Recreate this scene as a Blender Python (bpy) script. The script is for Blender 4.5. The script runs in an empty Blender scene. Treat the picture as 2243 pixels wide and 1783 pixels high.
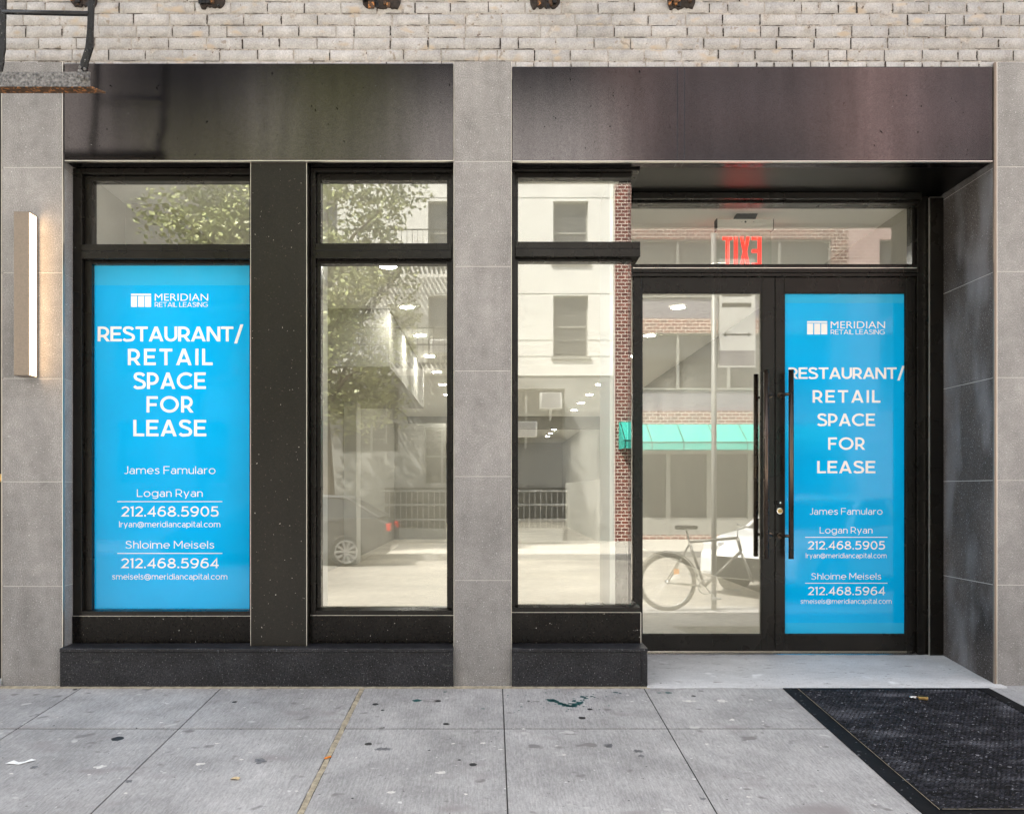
import bpy, bmesh, math, random
from mathutils import Vector, Matrix

random.seed(11)
SC = bpy.context.scene
COL = SC.collection
R = math.radians

# ------------------------------------------------------------------ camera, sky, sun, exposure
CAM = Vector((0.0, -5.0, 1.115))
F = 1909.0                      # focal length in pixels of a 2243 px wide picture
cd = bpy.data.cameras.new('camera')
cam = bpy.data.objects.new('camera', cd)
COL.objects.link(cam)
cam.location = CAM
cam.rotation_euler = (R(90), 0, 0)
cd.sensor_width = 36.0
cd.lens = F / 2243 * 36.0
cd.shift_x = 0.01984
cd.shift_y = 0.08226
cd.clip_start = 0.05
cd.clip_end = 500
SC.camera = cam

SUN_DIR = Vector((0.55, -0.45, -1.0)).normalized()
w = bpy.data.worlds.new('World')
SC.world = w
w.use_nodes = True
wn = w.node_tree
bg = wn.nodes['Background']
sky = wn.nodes.new('ShaderNodeTexSky')
sky.sky_type = 'NISHITA'
sky.sun_disc = False
sky.sun_elevation = math.asin(-SUN_DIR.z)
sky.sun_rotation = math.atan2(-SUN_DIR.x, -SUN_DIR.y)
sky.air_density = 1.0
sky.dust_density = 2.5
sky.ozone_density = 0.6
hs = wn.nodes.new('ShaderNodeHueSaturation')
hs.inputs['Saturation'].default_value = 0.3
wn.links.new(sky.outputs[0], hs.inputs['Color'])
wn.links.new(hs.outputs[0], bg.inputs[0])
bg.inputs[1].default_value = 0.15

sd = bpy.data.lights.new('sun', 'SUN')
sd.energy = 4.8
sd.angle = R(0.5)
sd.color = (1.0, 0.95, 0.87)
sun = bpy.data.objects.new('sun', sd)
COL.objects.link(sun)
sun.rotation_euler = SUN_DIR.to_track_quat('-Z', 'Y').to_euler()
sun.location = (0, 0, 30)

vs = SC.view_settings
vs.view_transform = 'Standard'
vs.look = 'None'
vs.gamma = 1.0
vs.use_curve_mapping = False
vs.exposure = 2.0
SC.cycles.use_denoising = True
SC.cycles.max_bounces = 10
SC.cycles.diffuse_bounces = 5
SC.cycles.glossy_bounces = 4
SC.cycles.transparent_max_bounces = 16
SC.cycles.caustics_reflective = False
SC.cycles.caustics_refractive = False
SC.cycles.sample_clamp_indirect = 6.0


# ------------------------------------------------------------------ measuring helpers (facade plane is y = 0)
def X(s, y=0.0):
    return (s - 1077.0) * (5.0 + y) / F


def Z(s, y=0.0):
    return 1.115 - (s - 1076.0) * (5.0 + y) / F


SLOPE = 0.0733                  # the pavement falls towards the kerb


def gz(y):
    return SLOPE * y if y > -4.75 else SLOPE * -4.75


def ground(sx, sy):             # where a point of the pavement lies
    v = sy - 1076.0
    y = (F * 1.115 - 5 * v) / (v + SLOPE * F)
    return X(sx, y), y


# ------------------------------------------------------------------ materials
def _noise(nt, co, scale, detail, stretch):
    mp = nt.nodes.new('ShaderNodeMapping')
    mp.inputs['Scale'].default_value = stretch
    nt.links.new(co, mp.inputs['Vector'])
    n = nt.nodes.new('ShaderNodeTexNoise')
    n.inputs['Scale'].default_value = scale
    n.inputs['Detail'].default_value = detail
    nt.links.new(mp.outputs[0], n.inputs['Vector'])
    return n.outputs['Fac']


def _range(nt, v, a, b, c, d):
    m = nt.nodes.new('ShaderNodeMapRange')
    m.inputs[1].default_value = a
    m.inputs[2].default_value = b
    m.inputs[3].default_value = c
    m.inputs[4].default_value = d
    nt.links.new(v, m.inputs[0])
    return m.outputs[0]


def _mixc(nt, fac, a, b):
    m = nt.nodes.new('ShaderNodeMix')
    m.data_type = 'RGBA'
    for s, v in ((m.inputs[0], fac), (m.inputs[6], a), (m.inputs[7], b)):
        if isinstance(v, (int, float)):
            s.default_value = v
        elif isinstance(v, tuple):
            s.default_value = (*v[:3], 1)
        else:
            nt.links.new(v, s)
    return m.outputs[2]


def mat(name, base, rough=0.5, metal=0.0, spec=0.5, layers=(), specks=(), bumps=(), rvar=0.0, island=0.0, coat=0.0, emit=None, brick=None):
    m = bpy.data.materials.new(name)
    m.use_nodes = True
    nt = m.node_tree
    b = nt.nodes['Principled BSDF']
    tc = nt.nodes.new('ShaderNodeTexCoord')
    co = tc.outputs['Object']
    col = tuple(base)
    height = None
    if brick:
        c1, c2, mo, bw, bh, ms, axis = brick
        src = co
        if axis:
            sx = nt.nodes.new('ShaderNodeSeparateXYZ')
            nt.links.new(co, sx.inputs[0])
            cx = nt.nodes.new('ShaderNodeCombineXYZ')
            nt.links.new(sx.outputs[axis[0]], cx.inputs[0])
            nt.links.new(sx.outputs[axis[1]], cx.inputs[1])
            src = cx.outputs[0]
        bt = nt.nodes.new('ShaderNodeTexBrick')
        bt.inputs['Color1'].default_value = (*c1, 1)
        bt.inputs['Color2'].default_value = (*c2, 1)
        bt.inputs['Mortar'].default_value = (*mo, 1)
        bt.inputs['Scale'].default_value = 1.0
        bt.inputs['Mortar Size'].default_value = ms
        bt.inputs['Brick Width'].default_value = bw
        bt.inputs['Row Height'].default_value = bh
        nt.links.new(src, bt.inputs['Vector'])
        col = bt.outputs['Color']
    for sc, amt, st, det in layers:
        f = _range(nt, _noise(nt, co, sc, det, st), 0.3, 0.7, 1 - amt, 1 + amt)
        v = nt.nodes.new('ShaderNodeVectorMath')
        v.operation = 'SCALE'
        if isinstance(col, tuple):
            v.inputs[0].default_value = col
        else:
            nt.links.new(col, v.inputs[0])
        nt.links.new(f, v.inputs['Scale'])
        col = v.outputs[0]
    if island:
        g = nt.nodes.new('ShaderNodeNewGeometry')
        f = _range(nt, g.outputs['Random Per Island'], 0, 1, 1 - island, 1 + island)
        v = nt.nodes.new('ShaderNodeVectorMath')
        v.operation = 'SCALE'
        if isinstance(col, tuple):
            v.inputs[0].default_value = col
        else:
            nt.links.new(col, v.inputs[0])
        nt.links.new(f, v.inputs['Scale'])
        col = v.outputs[0]
    for sc, th, soft, c2, st in specks:
        f = _range(nt, _noise(nt, co, sc, 2.0, st), th, th + soft, 0, 1)
        col = _mixc(nt, f, col, c2)
    if isinstance(col, tuple):
        b.inputs['Base Color'].default_value = (*col, 1)
    else:
        nt.links.new(col, b.inputs['Base Color'])
    b.inputs['Roughness'].default_value = rough
    b.inputs['Metallic'].default_value = metal
    b.inputs['Specular IOR Level'].default_value = spec
    b.inputs['Coat Weight'].default_value = coat
    if rvar:
        nt.links.new(_range(nt, _noise(nt, co, 6.0, 4.0, (1, 1, 1)), 0.3, 0.7, max(0.02, rough - rvar), rough + rvar), b.inputs['Roughness'])
    nrm = None
    for sc, stg, st, dist in bumps:
        bp = nt.nodes.new('ShaderNodeBump')
        bp.inputs['Strength'].default_value = stg
        bp.inputs['Distance'].default_value = dist
        nt.links.new(_noise(nt, co, sc, 3.0, st), bp.inputs['Height'])
        if nrm is not None:
            nt.links.new(nrm, bp.inputs['Normal'])
        nrm = bp.outputs[0]
    if nrm is not None:
        nt.links.new(nrm, b.inputs['Normal'])
    if emit:
        b.inputs['Emission Color'].default_value = (*emit[0], 1)
        b.inputs['Emission Strength'].default_value = emit[1]
    return m


def glass(name, f0, tint):
    m = bpy.data.materials.new(name)
    m.use_nodes = True
    nt = m.node_tree
    nt.nodes.remove(nt.nodes['Principled BSDF'])
    out = nt.nodes['Material Output']
    lw = nt.nodes.new('ShaderNodeLayerWeight')
    lw.inputs['Blend'].default_value = 0.5
    pw = nt.nodes.new('ShaderNodeMath')
    pw.operation = 'POWER'
    pw.inputs[1].default_value = 5.0
    nt.links.new(lw.outputs['Facing'], pw.inputs[0])
    fr = _range(nt, pw.outputs[0], 0, 1, f0, 1)
    tr = nt.nodes.new('ShaderNodeBsdfTransparent')
    tr.inputs[0].default_value = (*tint, 1)
    gl = nt.nodes.new('ShaderNodeBsdfGlossy')
    gl.inputs['Roughness'].default_value = 0.0
    mx = nt.nodes.new('ShaderNodeMixShader')
    nt.links.new(fr, mx.inputs[0])
    nt.links.new(tr.outputs[0], mx.inputs[1])
    nt.links.new(gl.outputs[0], mx.inputs[2])
    nt.links.new(mx.outputs[0], out.inputs[0])
    return m


U = (1, 1, 1)
M = {}
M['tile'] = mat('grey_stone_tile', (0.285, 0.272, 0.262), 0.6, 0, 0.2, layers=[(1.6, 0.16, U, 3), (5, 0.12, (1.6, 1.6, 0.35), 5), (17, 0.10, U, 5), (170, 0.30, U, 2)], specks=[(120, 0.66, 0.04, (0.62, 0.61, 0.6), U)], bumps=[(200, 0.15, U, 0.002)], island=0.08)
M['shadetile'] = mat('shaded_stone_tile', (0.085, 0.075, 0.069), 0.6, 0, 0.12, layers=[(2.2, 0.5, (1, 1, 0.6), 5), (170, 0.5, U, 2)], specks=[(3.4, 0.47, 0.28, (0.21, 0.205, 0.21), (1, 1.4, 0.55)), (140, 0.66, 0.04, (0.4, 0.4, 0.42), U)], bumps=[(200, 0.12, U, 0.002)], rvar=0.12)  # the pier tile with recess shade put into its colour, plus pale scuffs
M['grout'] = mat('pale_grout', (0.62, 0.6, 0.57), 0.8)
M['trim'] = mat('metal_edge_trim', (0.75, 0.72, 0.66), 0.35, 0.9)
M['fascia'] = mat('bronze_metal_panel', (0.004, 0.004, 0.004), 0.5, 0, 0.0, layers=[(3, 0.2, (1, 1, 0.3), 4), (260, 0.6, U, 1)], specks=[(60, 0.80, 0.02, (0.2, 0.2, 0.2), U)])


def add_gloss(m, col, rough, dirt):
    """A soft clear-coat gloss laid over a dark painted panel, broken by faint dirt."""
    nt = m.node_tree
    b = nt.nodes['Principled BSDF']
    g = nt.nodes.new('ShaderNodeBsdfGlossy')
    g.distribution = 'BECKMANN'
    g.inputs['Roughness'].default_value = rough
    tc = nt.nodes.new('ShaderNodeTexCoord')
    f = _range(nt, _noise(nt, tc.outputs['Object'], 240, 2, U), 0.3, 0.7, 1 - dirt, 1 + dirt)
    f2 = _range(nt, _noise(nt, tc.outputs['Object'], 9, 5, (1, 1, 0.12)), 0.3, 0.7, 1 - dirt * .5, 1 + dirt * .5)
    f3 = _range(nt, _noise(nt, tc.outputs['Object'], 48, 2, (1, 1, 0.7)), 0.735, 0.75, 1, 0.15)
    v = col
    for q in (f, f2, f3):
        s_ = nt.nodes.new('ShaderNodeVectorMath')
        s_.operation = 'SCALE'
        if isinstance(v, tuple):
            s_.inputs[0].default_value = v
        else:
            nt.links.new(v, s_.inputs[0])
        nt.links.new(q, s_.inputs['Scale'])
        v = s_.outputs[0]
    nt.links.new(v, g.inputs['Color'])
    ad = nt.nodes.new('ShaderNodeAddShader')
    nt.links.new(b.outputs[0], ad.inputs[0])
    nt.links.new(g.outputs[0], ad.inputs[1])
    nt.links.new(ad.outputs[0], nt.nodes['Material Output'].inputs['Surface'])


add_gloss(M['fascia'], (0.092, 0.085, 0.090), 0.165, 0.28)
M['soffit'] = mat('dark_glossy_soffit', (0.017, 0.0165, 0.015), 0.33, 1.0, layers=[(4, 0.1, U, 3)], specks=[(60, 0.72, 0.03, (0.02, 0.02, 0.02), U)], bumps=[(2, 0.15, U, 0.01)])
M['frame'] = mat('black_bronze_aluminium', (0.008, 0.0068, 0.0055), 0.28, 0.0, 0.28, layers=[(5, 0.3, (1, 1, 0.4), 4)], specks=[(70, 0.80, 0.015, (0.4, 0.4, 0.4), U)], rvar=0.05)
M['granite'] = mat('black_flecked_granite', (0.006, 0.005, 0.0045), 0.2, 0, 0.16, layers=[(60, 0.4, U, 2)], specks=[(75, 0.735, 0.015, (0.6, 0.57, 0.52), U), (120, 0.70, 0.02, (0.13, 0.10, 0.07), U)], rvar=0.08)
M['granitepost'] = mat('satin_granite_panel', (0.012, 0.0105, 0.008), 0.32, 0, 0.32, layers=[(3, 0.25, (1, 1, 0.3), 4), (150, 0.3, U, 2)], specks=[(75, 0.745, 0.015, (0.5, 0.47, 0.42), U), (90, 0.70, 0.03, (0.07, 0.055, 0.04), U)], rvar=0.03)
M['granitebase'] = mat('worn_granite_plinth', (0.019, 0.019, 0.022), 0.42, 0, 0.3, layers=[(5, 0.35, (1, 1, 1.4), 5), (150, 0.7, U, 2)], specks=[(135, 0.65, 0.05, (0.20, 0.20, 0.21), U), (16, 0.70, 0.08, (0.06, 0.06, 0.062), (0.35, 1, 1.6))], bumps=[(150, 0.25, U, 0.003)], rvar=0.12)
M['paintbrick'] = mat('painted_brick', (0.42, 0.40, 0.382), 0.7, 0, 0.3, layers=[(1.2, 0.14, U, 3), (14, 0.14, U, 5), (110, 0.16, U, 3)], specks=[(70, 0.73, 0.03, (0.2, 0.15, 0.12), U), (7, 0.62, 0.10, (0.46, 0.385, 0.305), (1, 1, 2)), (22, 0.68, 0.05, (0.30, 0.26, 0.22), U)], bumps=[(45, 0.5, U, 0.006), (160, 0.5, U, 0.003)], island=0.06)
M['paintmortar'] = mat('painted_mortar', (0.39, 0.355, 0.32), 0.85, layers=[(25, 0.25, U, 5), (120, 0.2, U, 3)], specks=[(45, 0.64, 0.05, (0.15, 0.11, 0.09), U)], bumps=[(80, 0.9, U, 0.008), (220, 0.6, U, 0.003)])
M['crack'] = mat('open_mortar_crack', (0.03, 0.022, 0.018), 0.95, layers=[(60, 0.5, U, 3)])
M['rust'] = mat('rusty_charred_steel', (0.09, 0.045, 0.02), 0.8, layers=[(40, 0.6, U, 4)], specks=[(50, 0.56, 0.05, (0.42, 0.17, 0.05), U), (60, 0.62, 0.03, (0.03, 0.03, 0.035), U)], bumps=[(90, 0.8, U, 0.006)])
M['blackpaint'] = mat('thick_black_iron_paint', (0.008, 0.008, 0.009), 0.3, 0, 0.4, layers=[(30, 0.4, U, 3)], specks=[(90, 0.72, 0.02, (0.4, 0.38, 0.36), U)], bumps=[(90, 0.5, U, 0.004)], rvar=0.1)
M['greyiron'] = mat('lumpy_grey_iron', (0.15, 0.145, 0.14), 0.55, layers=[(70, 0.75, U, 4)], specks=[(50, 0.66, 0.05, (0.06, 0.05, 0.045), U)], bumps=[(95, 1.0, U, 0.012)])
M['concrete'] = mat('broomed_concrete', (0.352, 0.343, 0.335), 0.8, 0, 0.3, layers=[(1.3, 0.13, U, 4), (5, 0.15, U, 6), (26, 0.10, (6, 0.22, 1), 3), (75, 0.14, (1.6, 0.35, 1), 2), (160, 0.12, U, 2)], specks=[(26, 0.735, 0.03, (0.62, 0.61, 0.59), (1, 1, 1)), (48, 0.745, 0.02, (0.12, 0.11, 0.11), U), (3.2, 0.63, 0.2, (0.26, 0.235, 0.23), (1, 1.6, 1)), (9, 0.67, 0.06, (0.21, 0.2, 0.195), (1, 1, 1)), (11, 0.70, 0.05, (0.5, 0.49, 0.47), (1, 1, 1))], bumps=[(60, 0.35, (5, 0.15, 1), 0.004), (150, 0.3, U, 0.002)], island=0.035)
M['jointdirt'] = mat('joint_dirt', (0.03, 0.028, 0.026), 0.95)
M['sand'] = mat('sandy_joint_filler', (0.36, 0.31, 0.22), 0.95, layers=[(30, 0.35, U, 5)], specks=[(40, 0.68, 0.05, (0.08, 0.07, 0.05), U)], bumps=[(90, 0.8, U, 0.006)])
M['step'] = mat('pale_trowelled_concrete', (0.49, 0.487, 0.485), 0.75, layers=[(3, 0.10, (1, 2, 1), 5), (22, 0.08, (0.6, 3, 1), 5), (110, 0.10, U, 3)], specks=[(16, 0.66, 0.06, (0.28, 0.27, 0.26), (0.6, 2.2, 1)), (45, 0.70, 0.03, (0.12, 0.11, 0.10), (0.7, 1.6, 1)), (8, 0.66, 0.1, (0.66, 0.66, 0.66), U)], bumps=[(40, 0.3, (0.6, 2, 1), 0.004)])
M['gum'] = mat('old_black_gum', (0.022, 0.022, 0.024), 0.6, layers=[(150, 0.5, U, 2)])
M['gumpale'] = mat('pale_dried_spots', (0.62, 0.60, 0.56), 0.8, layers=[(60, 0.2, U, 3)])
M['gumgrey'] = mat('greasy_grey_stain', (0.14, 0.14, 0.145), 0.7, layers=[(60, 0.4, U, 3)])
M['greenpaint'] = mat('spilt_green_paint', (0.012, 0.075, 0.075), 0.5, layers=[(60, 0.4, U, 3)])
M['rubber'] = mat('black_rubber', (0.006, 0.006, 0.007), 0.7, 0, 0.15, layers=[(12, 0.4, U, 4)], specks=[(45, 0.68, 0.03, (0.12, 0.12, 0.13), U)], bumps=[(70, 0.3, U, 0.003)])
M['rubbernub'] = mat('scuffed_rubber_ribs', (0.012, 0.012, 0.016), 0.6, 0, 0.2, layers=[(12, 0.4, U, 4)], island=0.95, specks=[(4, 0.53, 0.3, (0.14, 0.14, 0.16), (0.7, 1.8, 1)), (75, 0.63, 0.08, (0.20, 0.20, 0.22), (0.6, 1.0, 1))], bumps=[(90, 0.3, U, 0.003)])
M['brass'] = mat('worn_brass', (0.60, 0.40, 0.16), 0.35, 1.0, layers=[(60, 0.25, U, 3)])
M['steel'] = mat('bright_steel', (0.72, 0.71, 0.69), 0.25, 1.0)
M['paper'] = mat('white_paper', (0.85, 0.85, 0.83), 0.8)
M['wrap'] = mat('beige_wrapper', (0.62, 0.48, 0.28), 0.5, layers=[(90, 0.3, U, 2)])
M['peel'] = mat('orange_peel', (0.75, 0.22, 0.015), 0.5)
M['blue'] = mat('blue_vinyl', (0.0, 0.46, 0.92), 0.05, 0, 0.26, layers=[(2.2, 0.04, U, 3)])
M['bluepale'] = mat('pale_blue_vinyl', (0.03, 0.46, 0.80), 0.05, 0, 0.26)
M['white'] = mat('white_vinyl_lettering', (0.93, 0.93, 0.92), 0.2)
M['lampcase'] = mat('grey_bronze_lamp_case', (0.25, 0.205, 0.165), 0.42, 0.5, layers=[(120, 0.1, U, 2)])
M['lampface'] = mat('lit_lamp_diffuser', (0.9, 0.8, 0.65), 0.5, emit=((1.0, 0.66, 0.36), 2.2))
M['downlens'] = mat('lit_downlight_lens', (0.9, 0.9, 0.85), 0.5, emit=((1.0, 0.96, 0.89), 64.0))
M['wallin'] = mat('warm_white_plaster', (0.46, 0.447, 0.405), 0.85, layers=[(0.8, 0.04, U, 3)])
M['ceilin'] = mat('white_ceiling_paint', (0.92, 0.91, 0.87), 0.85)
M['floorin'] = mat('bare_concrete_screed', (0.66, 0.62, 0.55), 0.6, layers=[(1.0, 0.18, U, 5), (12, 0.1, U, 4)])
M['whitein'] = mat('white_gloss_panel', (0.90, 0.90, 0.87), 0.5)
M['greyin'] = mat('grey_backing_panel', (0.20, 0.20, 0.19), 0.6)
M['pane'] = glass('shop_window_glass', 0.148, (0.965, 0.975, 0.95))
M['transom'] = glass('transom_glass', 0.085, (0.97, 0.975, 0.955))
M['acrylic'] = glass('clear_acrylic', 0.02, (0.93, 0.96, 0.94))
M['exitred'] = mat('lit_red_letters', (0.8, 0.03, 0.02), 0.5, emit=((1.0, 0.02, 0.01), 0.85))
M['exitcase'] = mat('ribbed_white_metal', (0.7, 0.7, 0.66), 0.45, 0.2)
M['dark'] = mat('matt_black', (0.008, 0.008, 0.008), 0.7)
M['neighbour'] = mat('dark_painted_shopfront', (0.02, 0.017, 0.015), 0.5)
# across the street
M['wstucco'] = mat('white_painted_wall', (0.78, 0.77, 0.72), 0.8, layers=[(1.5, 0.05, U, 4), (12, 0.05, (1, 1, 3), 4)], bumps=[(8, 0.3, U, 0.02)])
M['gstucco'] = mat('grey_painted_base', (0.30, 0.30, 0.28), 0.8, layers=[(1.5, 0.1, U, 4)], bumps=[(8, 0.3, U, 0.02)])
M['slate'] = mat('dark_sky_screen_slate', (0.015, 0.015, 0.02), 0.8, 0, 0.05, layers=[(2, 0.3, U, 3)])
M['redbrick'] = mat('red_brick_wall', (0.3, 0.1, 0.07), 0.8, brick=((0.26, 0.085, 0.06), (0.15, 0.055, 0.045), (0.70, 0.60, 0.52), 0.21, 0.097, 0.013, (0, 2)), layers=[(3, 0.15, U, 4)])
M['pinkbrick'] = mat('pale_red_brick_wall', (0.3, 0.1, 0.07), 0.8, brick=((0.62, 0.42, 0.39), (0.55, 0.36, 0.33), (0.68, 0.58, 0.54), 0.21, 0.097, 0.012, (0, 2)), layers=[(3, 0.1, U, 4)])
M['plainbrick'] = mat('painted_brick_upper', (0.42, 0.40, 0.37), 0.75, brick=((0.46, 0.435, 0.40), (0.43, 0.41, 0.38), (0.33, 0.3, 0.27), 0.213, 0.0677, 0.008, (0, 2)))
M['areashade'] = mat('areaway_shade_colour', (0.05, 0.05, 0.048), 0.8, layers=[(1.5, 0.2, U, 4)])  # near-black colour for the shade inside the areaway
M['gpanel'] = mat('grey_spandrel_panel', (0.25, 0.235, 0.26), 0.5)
M['winframe'] = mat('pale_window_frame', (0.30, 0.295, 0.27), 0.5)
M['darkpane'] = mat('dark_window_pane', (0.07, 0.07, 0.068), 0.04, 0, 0.8)
M['stone'] = mat('grey_stone_wall', (0.36, 0.34, 0.31), 0.85, layers=[(1.5, 0.12, U, 4)])
M['darkstone'] = mat('dark_stone_wall', (0.17, 0.16, 0.145), 0.85, layers=[(1.5, 0.15, U, 4)])
M['teal'] = mat('teal_awning_cloth', (0.05, 0.52, 0.42), 0.7)
M['dgreen'] = mat('dark_green_paint', (0.01, 0.05, 0.04), 0.4)
M['asphalt'] = mat('asphalt', (0.29, 0.27, 0.235), 0.85, layers=[(0.5, 0.2, U, 4), (40, 0.25, U, 4)], bumps=[(120, 0.4, U, 0.004)])
M['farpave'] = mat('far_concrete', (0.52, 0.49, 0.43), 0.8, layers=[(0.8, 0.1, U, 4)])
M['kerb'] = mat('kerb_stone', (0.30, 0.29, 0.27), 0.8, layers=[(5, 0.2, U, 4)])
M['bark'] = mat('tree_bark', (0.10, 0.075, 0.05), 0.9, layers=[(12, 0.4, (1, 1, 0.2), 4)])
M['leaf'] = mat('tree_leaves', (0.33, 0.35, 0.15), 0.45, island=0.5)
M['tyre'] = mat('tyre_rubber', (0.02, 0.02, 0.02), 0.75)
M['alloy'] = mat('wheel_alloy', (0.6, 0.6, 0.6), 0.3, 0.9)
M['carwhite'] = mat('white_car_paint', (0.80, 0.80, 0.79), 0.25, coat=0.6)
M['cargrey'] = mat('silver_grey_car_paint', (0.07, 0.07, 0.072), 0.3, 0.2, coat=0.6)
M['carglass'] = mat('car_window', (0.02, 0.022, 0.022), 0.03, 0, 0.8)
M['redlens'] = mat('red_tail_lens', (0.6, 0.03, 0.02), 0.2)
M['clearlens'] = mat('clear_lamp_lens', (0.7, 0.7, 0.7), 0.1)
M['amber'] = mat('amber_reflector', (0.8, 0.3, 0.02), 0.3)
M['galv'] = mat('galvanised_pole', (0.35, 0.35, 0.33), 0.5, 0.2)
M['bikeframe'] = mat('silver_bike_paint', (0.16, 0.155, 0.14), 0.35, 0.3)
M['redink'] = mat('red_sign_print', (0.6, 0.03, 0.03), 0.6)
M['blackink'] = mat('black_sign_print', (0.02, 0.02, 0.02), 0.6)
M['whitemetal'] = mat('white_enamel', (0.78, 0.78, 0.75), 0.4)


# ------------------------------------------------------------------ object helpers
ROOTLOC = {}


def tag(o, label=None, cat=None, group=None, kind=None):
    if label:
        o['label'] = label
    if cat:
        o['category'] = cat
    if group:
        o['group'] = group
    if kind:
        o['kind'] = kind
    return o


def thing(name, loc, label, cat, group=None):
    o = bpy.data.objects.new(name, None)
    COL.objects.link(o)
    o.location = loc
    o.empty_display_size = 0.1
    ROOTLOC[o.name] = Vector(loc)
    return tag(o, label, cat, group)


class MB:
    def __init__(self):
        self.v, self.f, self.m = [], [], []

    def add(self, vs, fs, mi=0):
        n = len(self.v)
        self.v += [tuple(p) for p in vs]
        self.f += [tuple(n + i for i in f) for f in fs]
        self.m += [mi] * len(fs)
        return self

    def box(self, x0, x1, y0, y1, z0, z1, mi=0):
        if x0 > x1: x0, x1 = x1, x0
        if y0 > y1: y0, y1 = y1, y0
        if z0 > z1: z0, z1 = z1, z0
        return self.add([(x0, y0, z0), (x1, y0, z0), (x1, y1, z0), (x0, y1, z0), (x0, y0, z1), (x1, y0, z1), (x1, y1, z1), (x0, y1, z1)],
                        [(0, 3, 2, 1), (4, 5, 6, 7), (0, 1, 5, 4), (1, 2, 6, 5), (2, 3, 7, 6), (3, 0, 4, 7)], mi)

    def prism(self, pts, axis, a, b, mi=0):     # pts: 2-D outline in the two other axes
        def p3(p, t):
            return (t, p[0], p[1]) if axis == 0 else (p[0], t, p[1]) if axis == 1 else (p[0], p[1], t)
        n = len(pts)
        vs = [p3(p, a) for p in pts] + [p3(p, b) for p in pts]
        fs = [tuple(range(n)), tuple(range(2 * n - 1, n - 1, -1))] + [(i, (i + 1) % n, n + (i + 1) % n, n + i) for i in range(n)]
        return self.add(vs, fs, mi)

    def tube(self, pts, r, n=10, mi=0, caps=True):
        pts = [Vector(p) for p in pts]
        rs = r if isinstance(r, (list, tuple)) else [r] * len(pts)
        vs, fs = [], []
        up = Vector((0, 0, 1))
        for i, p in enumerate(pts):
            d = (pts[min(i + 1, len(pts) - 1)] - pts[max(i - 1, 0)]).normalized()
            a = up if abs(d.dot(up)) < 0.95 else Vector((1, 0, 0))
            u = d.cross(a).normalized()
            v = d.cross(u)
            for k in range(n):
                t = 2 * math.pi * k / n
                vs.append(p + (u * math.cos(t) + v * math.sin(t)) * rs[i])
        for i in range(len(pts) - 1):
            for k in range(n):
                fs.append((i * n + k, i * n + (k + 1) % n, (i + 1) * n + (k + 1) % n, (i + 1) * n + k))
        if caps:
            fs.append(tuple(range(n - 1, -1, -1)))
            fs.append(tuple((len(pts) - 1) * n + k for k in range(n)))
        return self.add(vs, fs, mi)

    def ring(self, c, R0, r, axis='y', n=36, m=8, mi=0):
        pts = []
        c = Vector(c)
        vs, fs = [], []
        for i in range(n):
            t = 2 * math.pi * i / n
            d = Vector((math.cos(t), 0, math.sin(t))) if axis == 'y' else Vector((math.cos(t), math.sin(t), 0))
            ax = Vector((0, 1, 0)) if axis == 'y' else Vector((0, 0, 1))
            for k in range(m):
                s = 2 * math.pi * k / m
                vs.append(c + d * (R0 + r * math.cos(s)) + ax * r * math.sin(s))
        for i in range(n):
            for k in range(m):
                fs.append((i * m + k, i * m + (k + 1) % m, ((i + 1) % n) * m + (k + 1) % m, ((i + 1) % n) * m + k))
        return self.add(vs, fs, mi)

    def disc(self, c, r, y0, y1, n=24, mi=0):    # short cylinder along y
        pts = [(c[0] + r * math.cos(2 * math.pi * k / n), c[1] + r * math.sin(2 * math.pi * k / n)) for k in range(n)]
        return self.prism(pts, 1, y0, y1, mi)

    def build(self, name, mats, parent=None, smooth=False, bevel=0.0, label=None, kind=None):
        off = Vector((0, 0, 0))
        p = parent
        while p is not None:
            if p.name in ROOTLOC:
                off = ROOTLOC[p.name]
            p = p.parent
        me = bpy.data.meshes.new(name)
        me.from_pydata([(a - off.x, b - off.y, c - off.z) for a, b, c in self.v], [], self.f)
        for m in (mats if isinstance(mats, (list, tuple)) else [mats]):
            me.materials.append(M[m] if isinstance(m, str) else m)
        for p, mi in zip(me.polygons, self.m):
            p.material_index = mi
            p.use_smooth = smooth
        bm = bmesh.new()
        bm.from_mesh(me)
        bmesh.ops.recalc_face_normals(bm, faces=bm.faces[:])
        bm.to_mesh(me)
        bm.free()
        me.update()
        o = bpy.data.objects.new(name, me)
        COL.objects.link(o)
        if parent is not None:
            o.parent = parent
        if bevel:
            b = o.modifiers.new('bevel', 'BEVEL')
            b.width = bevel
            b.segments = 2
            b.limit_method = 'ANGLE'
            b.angle_limit = R(40)
        if label:
            o['label'] = label
        if kind:
            o['kind'] = kind
        return o


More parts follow.
